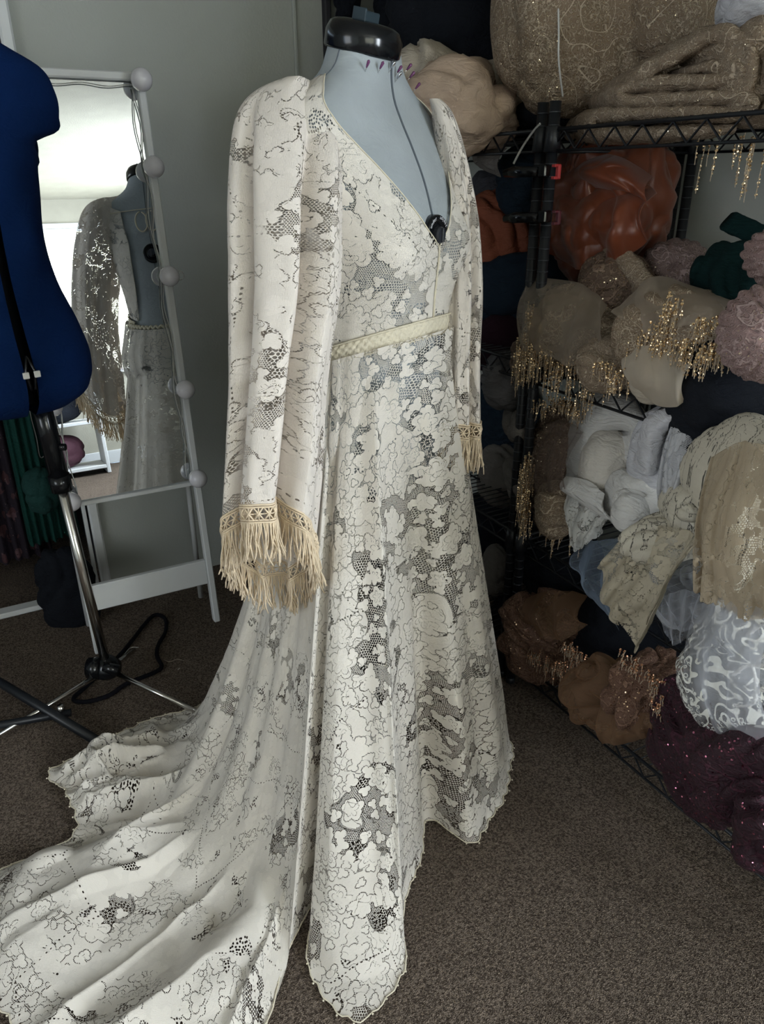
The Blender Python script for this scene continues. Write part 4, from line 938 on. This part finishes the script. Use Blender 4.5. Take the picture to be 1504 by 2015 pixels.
e=wempty('cream_tulle_bundle',onx(1270,740,1.2),'cream tulle and lace bundle drooping over the edge of the second shelf','fabric')
blob('lace_lining','','',(1130,665,1290,770),1.24,.07,M_G2,'crumple',54,.010,13,2.1,parent=e,rot=-.3)
drape('tulle_pouch','','',[(1225,700,1.15),(1270,680,1.12),(1330,690,1.12),(1356,720,1.13)],[(1260,770,1.15),(1290,797,1.12),(1330,801,1.11),(1350,790,1.13)],1.14,M_TLC,1,.005,55,parent=e,bulge=.02,thk=0)
blob('tulle_filling','','',(1245,700,1352,792),1.19,.05,M_CR,'crumple',56,.004,9,2.3,parent=e)
fringe(e,[(1225,740,1.14),(1180,715,1.15)],1.15,40,.045,57)
fringe(e,[(1120,765,1.19),(1190,770,1.19)],1.19,16,.06,58)
blob('scrunched_pink_lace','dusty pink gathered lace ball at the right edge, upper of two','fabric',(1480,450,1620,560),1.22,.09,M_PK,'radial',61,.008,9,2.1)
blob('scrunched_pink_lace','large dusty pink gathered lace ball at the right edge, lower of two','fabric',(1428,568,1590,745),1.10,.08,M_PK,'radial',62,.009,11,2.1)
e=wempty('green_garment',onx(1440,540,1.4),'dark green velvet garment with a raised strap against the grey wall','clothes')
blob('garment_body','','',(1375,480,1510,640),1.40,.07,M_GRN,'fold',63,.010,7,2.2,parent=e,rot=.6,dirv=(1,.2,.6))
drape('skirt_fold','','',[(1395,500,1.33),(1450,478,1.33),(1510,500,1.32)],[(1362,545,1.30),(1430,600,1.28),(1500,650,1.27)],1.3,M_GRN,2.5,.012,163,parent=e,bulge=.02)
sweep('strap','','',[(1432,432),(1462,448),(1500,470),(1520,500)],1.42,.020,.012,M_GRN,64,.002,20,parent=e,taper=.8)
blob('black_velvet_pile','black velvet pile filling the second shelf below the pink lace balls','fabric',(1335,690,1560,880),1.24,.10,M_BK,'crumple',65,.014,7,2.6)
blob('black_folded_cloth','flat black cloth lying on the second shelf behind the fringed lace','fabric',(1290,575,1480,730),1.36,.08,M_BK,'fold',66,.008,7,2.6)
# ---------------- third level
e=wempty('sequin_gown',onx(1090,900,1.25),'bronze sequin gown stuffed on the third shelf beside the post','fabric')
blob('gown_body','','',(1045,795,1160,1055),1.32,.10,M_G3,'fold',71,.010,8,2.3,6,parent=e,dirv=(.6,.2,.7))
drape('tulle_layer','','',[(1075,840,1.2),(1110,825,1.22),(1150,850,1.24)],[(1045,960,1.17),(1075,970,1.16),(1120,960,1.17)],1.2,drape and tulle('bronze_tulle',(.22,.16,.13),.35),3,.008,72,parent=e,bulge=.03,thk=0)
fringe(e,[(1040,900,1.18),(1028,960,1.17),(1030,1010,1.17)],1.18,110,.085,73)
fringe(e,[(1050,800,1.2),(1100,790,1.22),(1140,810,1.24)],1.2,90,.03,74)
fringe(e,[(1050,1020,1.18),(1100,1050,1.2),(1145,1050,1.2)],1.2,26,.06,75)
blob('gold_sequin_roll','small gold sequin roll poking out under the bronze gown','fabric',(1058,952,1130,1055),1.20,.06,M_G1,'fold',76,.006,14,2.5,dirv=(.1,.1,1))
e=wempty('white_blanket_roll',onx(1200,900,1.25),'thick ivory blanket roll standing upright on the third shelf, left of the white roll','fabric')
sweep('outer_fold','','',[(1135,1010),(1140,920),(1165,830),(1212,808),(1248,840),(1252,900)],1.30,.036,.10,M_WC,81,.005,10,parent=e)
blob('rolled_core','','',(1150,850,1232,1020),1.25,.06,cloth('ivory_wool',(.70,.66,.60),.95,.7),'crumple',82,.006,8,2.8,parent=e)
drape('folded_corner','','',[(1118,940,1.2),(1160,950,1.18),(1190,975,1.17)],[(1116,965,1.2),(1160,1000,1.17),(1210,1020,1.17)],1.18,M_WC,1,.004,83,parent=e,thk=.006)
drape('lace_hem','','',[(1116,965,1.19),(1160,990,1.18),(1212,1010,1.18)],[(1125,1035,1.18),(1138,1078,1.16),(1190,1040,1.16)],1.18,lace('white_lace_hem',(.62,.62,.60),netamt=-.02),4,.010,84,parent=e,edge=.006)
e=wempty('white_cotton_roll',onx(1310,920,1.2),'cool white rolled cotton cloth with open folded top, middle of the third shelf','fabric')
blob('rolled_body','','',(1250,800,1395,1000),1.26,.08,M_WC2,'fold',85,.010,6,2.3,6,parent=e,dirv=(1,.3,.25))
sweep('swirl_fold','','',[(1275,930),(1285,850),(1325,818),(1365,850),(1375,900),(1350,945)],1.17,.013,.03,M_WC2,86,.003,16,parent=e)
drape('open_flap','','',[(1320,840,1.15),(1350,850,1.14),(1385,880,1.16)],[(1300,990,1.15),(1325,1000,1.13),(1355,950,1.14)],1.15,lace('cool_lace',(.56,.57,.61),netamt=-.05),3,.008,87,parent=e)
sweep('round_end','','',[(1215,1030),(1225,960),(1262,950),(1275,985),(1270,1040)],1.20,.022,.05,M_WC,88,.003,12,parent=e)
blob('ivory_bolster','plump ivory cloth bolster end at the front of the third shelf below the white roll','fabric',(1210,965,1275,1046),1.165,.05,M_WC,'fold',89,.004,5,2.6,dirv=(1,.2,.1))
sweep('cream_lace_roll','cream lace roll in a loop on the third shelf, right of the white cotton roll','fabric',[(1400,990),(1395,930),(1440,880),(1500,865),(1540,900)],1.12,.032,.07,M_LCO,90,.004,12)
e=wempty('curled_lace_cloth',onx(1350,1010,1.15),'small curled pinkish cream lace roll tucked under the white cotton roll','fabric')
sweep('curl','','',[(1335,1030),(1325,1000),(1345,975),(1385,985),(1420,1020)],1.12,.018,.05,M_LCO,91,.003,18,parent=e)
blob('curl_core','','',(1335,985,1375,1025),1.10,.03,M_LCO,'fold',92,.003,20,2.2,parent=e)
e=wempty('cream_lace_cloth',onx(1290,1120,1.05),'cream lace cloth whose pointed corner hangs far below the third shelf','fabric')
drape('hanging_corner','','',[(1232,1055,1.10),(1300,1035,1.07),(1370,1050,1.03)],[(1180,1115,1.08),(1200,1200,1.07),(1255,1283,1.05)],1.07,M_LC,3,.012,93,parent=e,bulge=.01)
drape('side_fold','','',[(1370,1050,1.03),(1400,1020,1.02),(1440,1010,1.0)],[(1255,1283,1.05),(1285,1200,1.02),(1330,1120,1.0)],1.03,M_LC,2,.012,94,parent=e,bulge=.02)
blob('gathered_top','','',(1225,1010,1440,1100),1.13,.05,M_LCO,'fold',95,.006,9,2.1,parent=e,rot=.2,dirv=(.4,.2,1))
e=wempty('tan_lace_tablecloth',onx(1450,1050,.95),'tan lace tablecloth with bold holes hanging at the right edge','fabric')
drape('hanging_panel','','',[(1400,900,1.0),(1460,870,.98),(1530,880,.95)],[(1375,1150,.97),(1420,1200,.94),(1530,1225,.90)],.96,M_LTAN,3,.014,96,parent=e,bulge=.03,edge=.004)
blob('inner_layer','','',(1400,880,1560,1200),1.04,.05,M_LCO,'fold',97,.008,6,2.3,parent=e,dirv=(1,.2,.1))
# ---------------- veils and lower level
drape('blue_white_veil','sheer bluish white veil hanging from the third shelf behind the pointed lace corner','veil',[(1150,1065,1.20),(1190,1060,1.18),(1240,1060,1.16)],[(1142,1120,1.20),(1165,1180,1.18),(1222,1240,1.15)],1.18,M_TLB,2,.010,98,bulge=.05,thk=0)
e=wempty('white_tulle_bag',onx(1370,1150,1.1),'crumpled white tulle between the pointed lace corner and the tan tablecloth','fabric')
blob('tulle_mass','','',(1305,1080,1440,1235),1.12,.07,M_TLW,'crumple',101,.014,13,2.2,parent=e)
drape('tulle_tail','','',[(1310,1170,1.08),(1350,1160,1.06),(1385,1175,1.05)],[(1318,1262,1.08),(1335,1268,1.06),(1372,1235,1.05)],1.06,M_TLW,3,.008,102,parent=e,thk=0)
e=wempty('white_sequin_gown',onx(1440,1320,1.0),'white tulle gown with guipure motifs bulging from the lowest shelf','dress')
blob('guipure_body','','',(1385,1190,1570,1430),1.02,.08,M_GUI,'crumple',103,.022,9,2.3,6,parent=e)
blob('white_lining','','',(1400,1205,1570,1415),1.03,.06,cloth('grey_white',(.30,.31,.33),.9,.8),'crumple',104,.010,9,2.3,parent=e)
drape('tulle_overlay','','',[(1370,1190,1.0),(1430,1180,.96),(1530,1200,.90)],[(1375,1400,.99),(1425,1475,.95),(1530,1440,.88)],
 .95,M_TLW,2,.008,105,parent=e,bulge=.05,thk=0)
for k,(xa,ya) in enumerate(((1470,1250),(1440,1330),(1480,1370),(1490,1300))): sweep('cord_loop','','',[(xa,ya),(xa+40,ya-20),(xa+45,ya+50),(xa+5,ya+60)],.90,.0025,.0025,M_WC,106+k,.0,10,n=8,m=40,parent=e)
e=wempty('rust_sequin_gown',onx(1090,1250,1.25),'rust brown sequin gown with tulle, left end of the lowest shelf','dress')
blob('gown_body','','',(990,1175,1200,1335),1.26,.08,M_RU,'crumple',111,.024,10,2.0,6,parent=e,rot=-.35)
drape('tulle_layer','','',[(1040,1175,1.2),(1090,1160,1.22),(1160,1172,1.24)],[(1035,1230,1.15),(1100,1260,1.13),(1155,1230,1.16)],1.18,M_TLR,3,.01,112,parent=e,bulge=.035,thk=0)
fringe(e,[(1000,1255,1.18),(1050,1290,1.15),(1090,1310,1.14),(1140,1300,1.14)],1.16,90,.045,113,M_SEQR)
fringe(e,[(1110,1270,1.13),(1165,1310,1.12)],1.12,60,.03,114,M_SEQR)
e=wempty('tan_tulle_gown',onx(1210,1380,1.15),'tan tulle spilling onto the carpet below the lowest shelf','dress')
blob('tulle_mass','','',(1110,1300,1300,1440),1.15,.06,M_TLR,'fold',115,.017,7,2.1,6,parent=e,rot=-.45,dirv=(.5,.2,-.8))
blob('tan_lining','','',(1130,1315,1290,1430),1.17,.05,cloth('tan_lining',(.19,.11,.065)),'fold',116,.014,7,2.1,parent=e,rot=-.45)
drape('tulle_hem','','',[(1185,1380,1.07),(1240,1400,1.05),(1300,1400,1.05)],[(1190,1462,1.08),(1240,1463,1.06),(1295,1440,1.05)],1.06,M_TLR,3,.008,117,parent=e,bulge=.02,thk=0)
e=wempty('gold_rust_lace',onx(1260,1350,1.1),'copper beaded lace bundle on the lowest shelf under the pointed lace corner','fabric')
blob('lace_body','','',(1210,1275,1325,1430),1.10,.06,M_RU,'crumple',118,.018,13,2.2,parent=e,rot=-.5)
fringe(e,[(1225,1290,1.04),(1290,1350,1.02),(1300,1400,1.02)],1.03,90,.02,119,M_SEQR)
blob('burgundy_sequin_gown','burgundy sequin gown slumped onto the carpet at the lower right','dress',(1300,1370,1480,1600),1.05,.10,M_BU,'crumple',121,.028,8,2.3,6)
blob('burgundy_sequin_gown','dark burgundy gown at the right edge, farthest down and nearest the camera','dress',(1400,1440,1640,1680),.98,.12,M_BU,'crumple',122,.028,8,2.3,6)
blob('black_garment_heap','black clothes filling the lowest shelf behind the veil','clothes',(1150,1130,1420,1400),1.42,.14,M_BK,'crumple',123,.014,6,2.6,6)
blob('black_magenta_sequins','black fabric with magenta sequins on the lower shelf between bronze and rust gowns','fabric',(1035,1040,1170,1190),1.38,.12,M_BK,'crumple',124,.014,9,2.4)
# ---------------- far unit, seen left of the post
for box,y,mt,lb,nm,st in (((955,700,1045,800),1.60,M_GR,'grey crinkled gauze bundle left of the post, just below the second shelf','grey_gauze_bundle','fold'),
    ((1000,800,1042,870),1.52,M_LGR,'pale double bump of cloth close to the post, above the third shelf','pale_cloth','crumple'),
    ((945,880,1020,990),1.80,M_LGR,'light brown folded cloth beside the sleeve fringe, dim in the shelf','folded_cloth','fold'),
    ((1000,910,1022,970),1.52,M_LGR,'small beige lace scrap peeking out left of the post','lace_scrap','fold'),
    ((955,1070,1000,1175),1.75,M_LGR,'light brown folded cloth low down beside the skirt','folded_cloth','crumple'),
    ((930,620,965,690),1.85,M_GR,'grey cloth fold right beside the far sleeve','grey_cloth','fold'),
    ((915,740,1060,900),2.05,M_NV,'large navy cloth stack deep in the far shelf, level with the sleeve fringe','navy_cloth_stack','fold'),
    ((900,960,1060,1130),2.0,M_BK,'black cloth stack low in the far shelf beside the skirt','black_cloth_stack','fold'),
    ((960,1170,1060,1300),1.62,M_BK,'black cloth heap on the lowest level behind the skirt','black_cloth_heap','crumple')):
    blob(nm,lb,'fabric',box,1.4,.09,mt,st,hash(box[0]*3+box[1])%97,.009,11,2.4,yp=y)
b=MB()
# ---------------- closet clothes
def hung(name,label,cat,x,y,w_,ztop,zbot,mat,seed,d=.05,hang=True):
    n=90; m=120; a=np.linspace(0,2*math.pi,n,endpoint=False)[None,:]; t=np.linspace(0,1,m)[:,None]; z=ztop+(zbot-ztop)*t
    ww=w_*(.35+.65*ss(0,.12,t))*(1-.12*np.exp(-((t-.35)/.12)**2)+.12*t); dd=d*(.5+.5*ss(0,.1,t))
    f=1+.28*t*np.cos(a*11+3*vn(np.stack((a*1.3+0*t,t*3+0*a,0*a+0*t+seed),-1),seed))
    X=x+ww*np.cos(a)*(1+.0*f); Y=y+dd*np.sin(a)*f+.018*t*np.cos(np.cos(a)*22+seed); P=np.stack((X+0*z,Y+0*z,z+0*a+.012*vn(np.stack((a*2+0*t,t+0*a,0*a+0*t),-1),seed)*t),-1)
    c0=np.array((x,y,zbot)); Fq=[tuple(q) for q in gridfaces(m,n,True)]+[tuple(range(n-1,-1,-1))]
    o=mobj(name,P-c0,Fq,mat); o.location=c0; tag(o,label,cat); return o
def floral():
    t=NT('burgundy_floral_sequin'); p=t.coord(); v=t.vor(p,13); m=(t.o(v,'Distance')+t.noise(p,40,2)*.5)<.62; s_=t.vor(p,130); g=(t.o(s_,'Distance')<.3)*(t.sep(t.o(s_,'Color'))[0]>.86)
    c=t.mix(m*.8,(.012,.006,.014),(.075,.028,.032)); c=t.mix(m*(t.noise(p,20,1)>.57),c,(.10,.05,.06)); return t.done(t.mixs(g,t.pbr(c,.85,t.bump(t.noise(p,60,3),.6,.004)),t.pbr((.5,.4,.45),.2,None,Metallic=1.)))
M_FL=floral()
r_=MB(); r_.tube([(XL,2.86,2.0),(CX,2.86,2.0)],.016,10); tag(r_.build('closet_rod',M_CHROME,None,True),'metal clothes rod across the top of the dark closet','rod')
hung('hanging_dress','burgundy floral sequin dress hanging in the closet below the blue form','dress',-.03,2.80,.12,1.35,.12,M_FL,1)
hung('hanging_dress','dark floral sequin dress at the far left edge of the closet','dress',-.27,2.82,.14,1.9,.10,M_FL,2)
hung('hanging_dress','black gown hanging farther left in the closet, behind the sequin dress','dress',-.52,2.84,.14,1.9,.10,M_BK,3)
e=hung('green_dress','dark green dress hanging at the closet edge behind the chrome pole','dress',.115,2.66,.078,1.22,.22,cloth('bottle_green',(.008,.055,.045),.85,.6,1,.2),4,.045)
blob('green_bundle','rolled bulge of dark green cloth tied at the waist of the green dress','fabric',(52,920,108,1010),1,.045,cloth('bottle_green_roll',(.010,.052,.046)),'fold',131,.006,10,2.3,yp=2.58,dirv=(.8,0,.6))
blob('black_cloth_on_floor','black cloth hanging to the carpet at the closet edge, under the green dress','fabric',(82,1075,186,1252),1,.04,M_BK,'fold',132,.012,7,2.8,yp=2.42,dirv=(1,0,.1))
b=MB(); b.tube(catmull([ony(*q,2.55) for q in((68,752),(58,800),(72,862),(80,900),(96,885),(118,855))],50),.0017,6); tag(b.build('wire_hanger',plain('grey_wire',(.4,.4,.4),.35,1.),None,True),'bent wire hanger over the green dress below the blue form','hanger')
# items in the white shelf unit, seen in the mirror only
blob('plum_cloth','plum floral cloth stack on the lower board of the white shelf unit','fabric',None,0,.15,M_PLUM,'fold',141,.01,6,2.6,C=np.array((.3,-2.5,.22)),ab=(.28,.14))
blob('black_box_stack','dark cloth stack on the middle board of the white shelf unit','fabric',None,0,.14,M_BK,'crumple',142,.01,6,2.8,C=np.array((.40,-2.5,.60)),ab=(.20,.12))
e=wempty('plastic_bottle',(.08,-2.42,.47),'white plastic bottle with pale blue label on the white shelf unit','bottle')
b=MB(); b.lathe([(.03,0),(.032,.01),(.032,.17),(.02,.20),(.012,.21)],(.08,-2.42,.47),20); b.build('bottle_body',plain('white_plastic',(.6,.65,.75),.3),e,True)
b=MB(); b.lathe([(.015,.205),(.015,.235)],(.08,-2.42,.47),16); b.build('cap',M_WHITE,e,True)
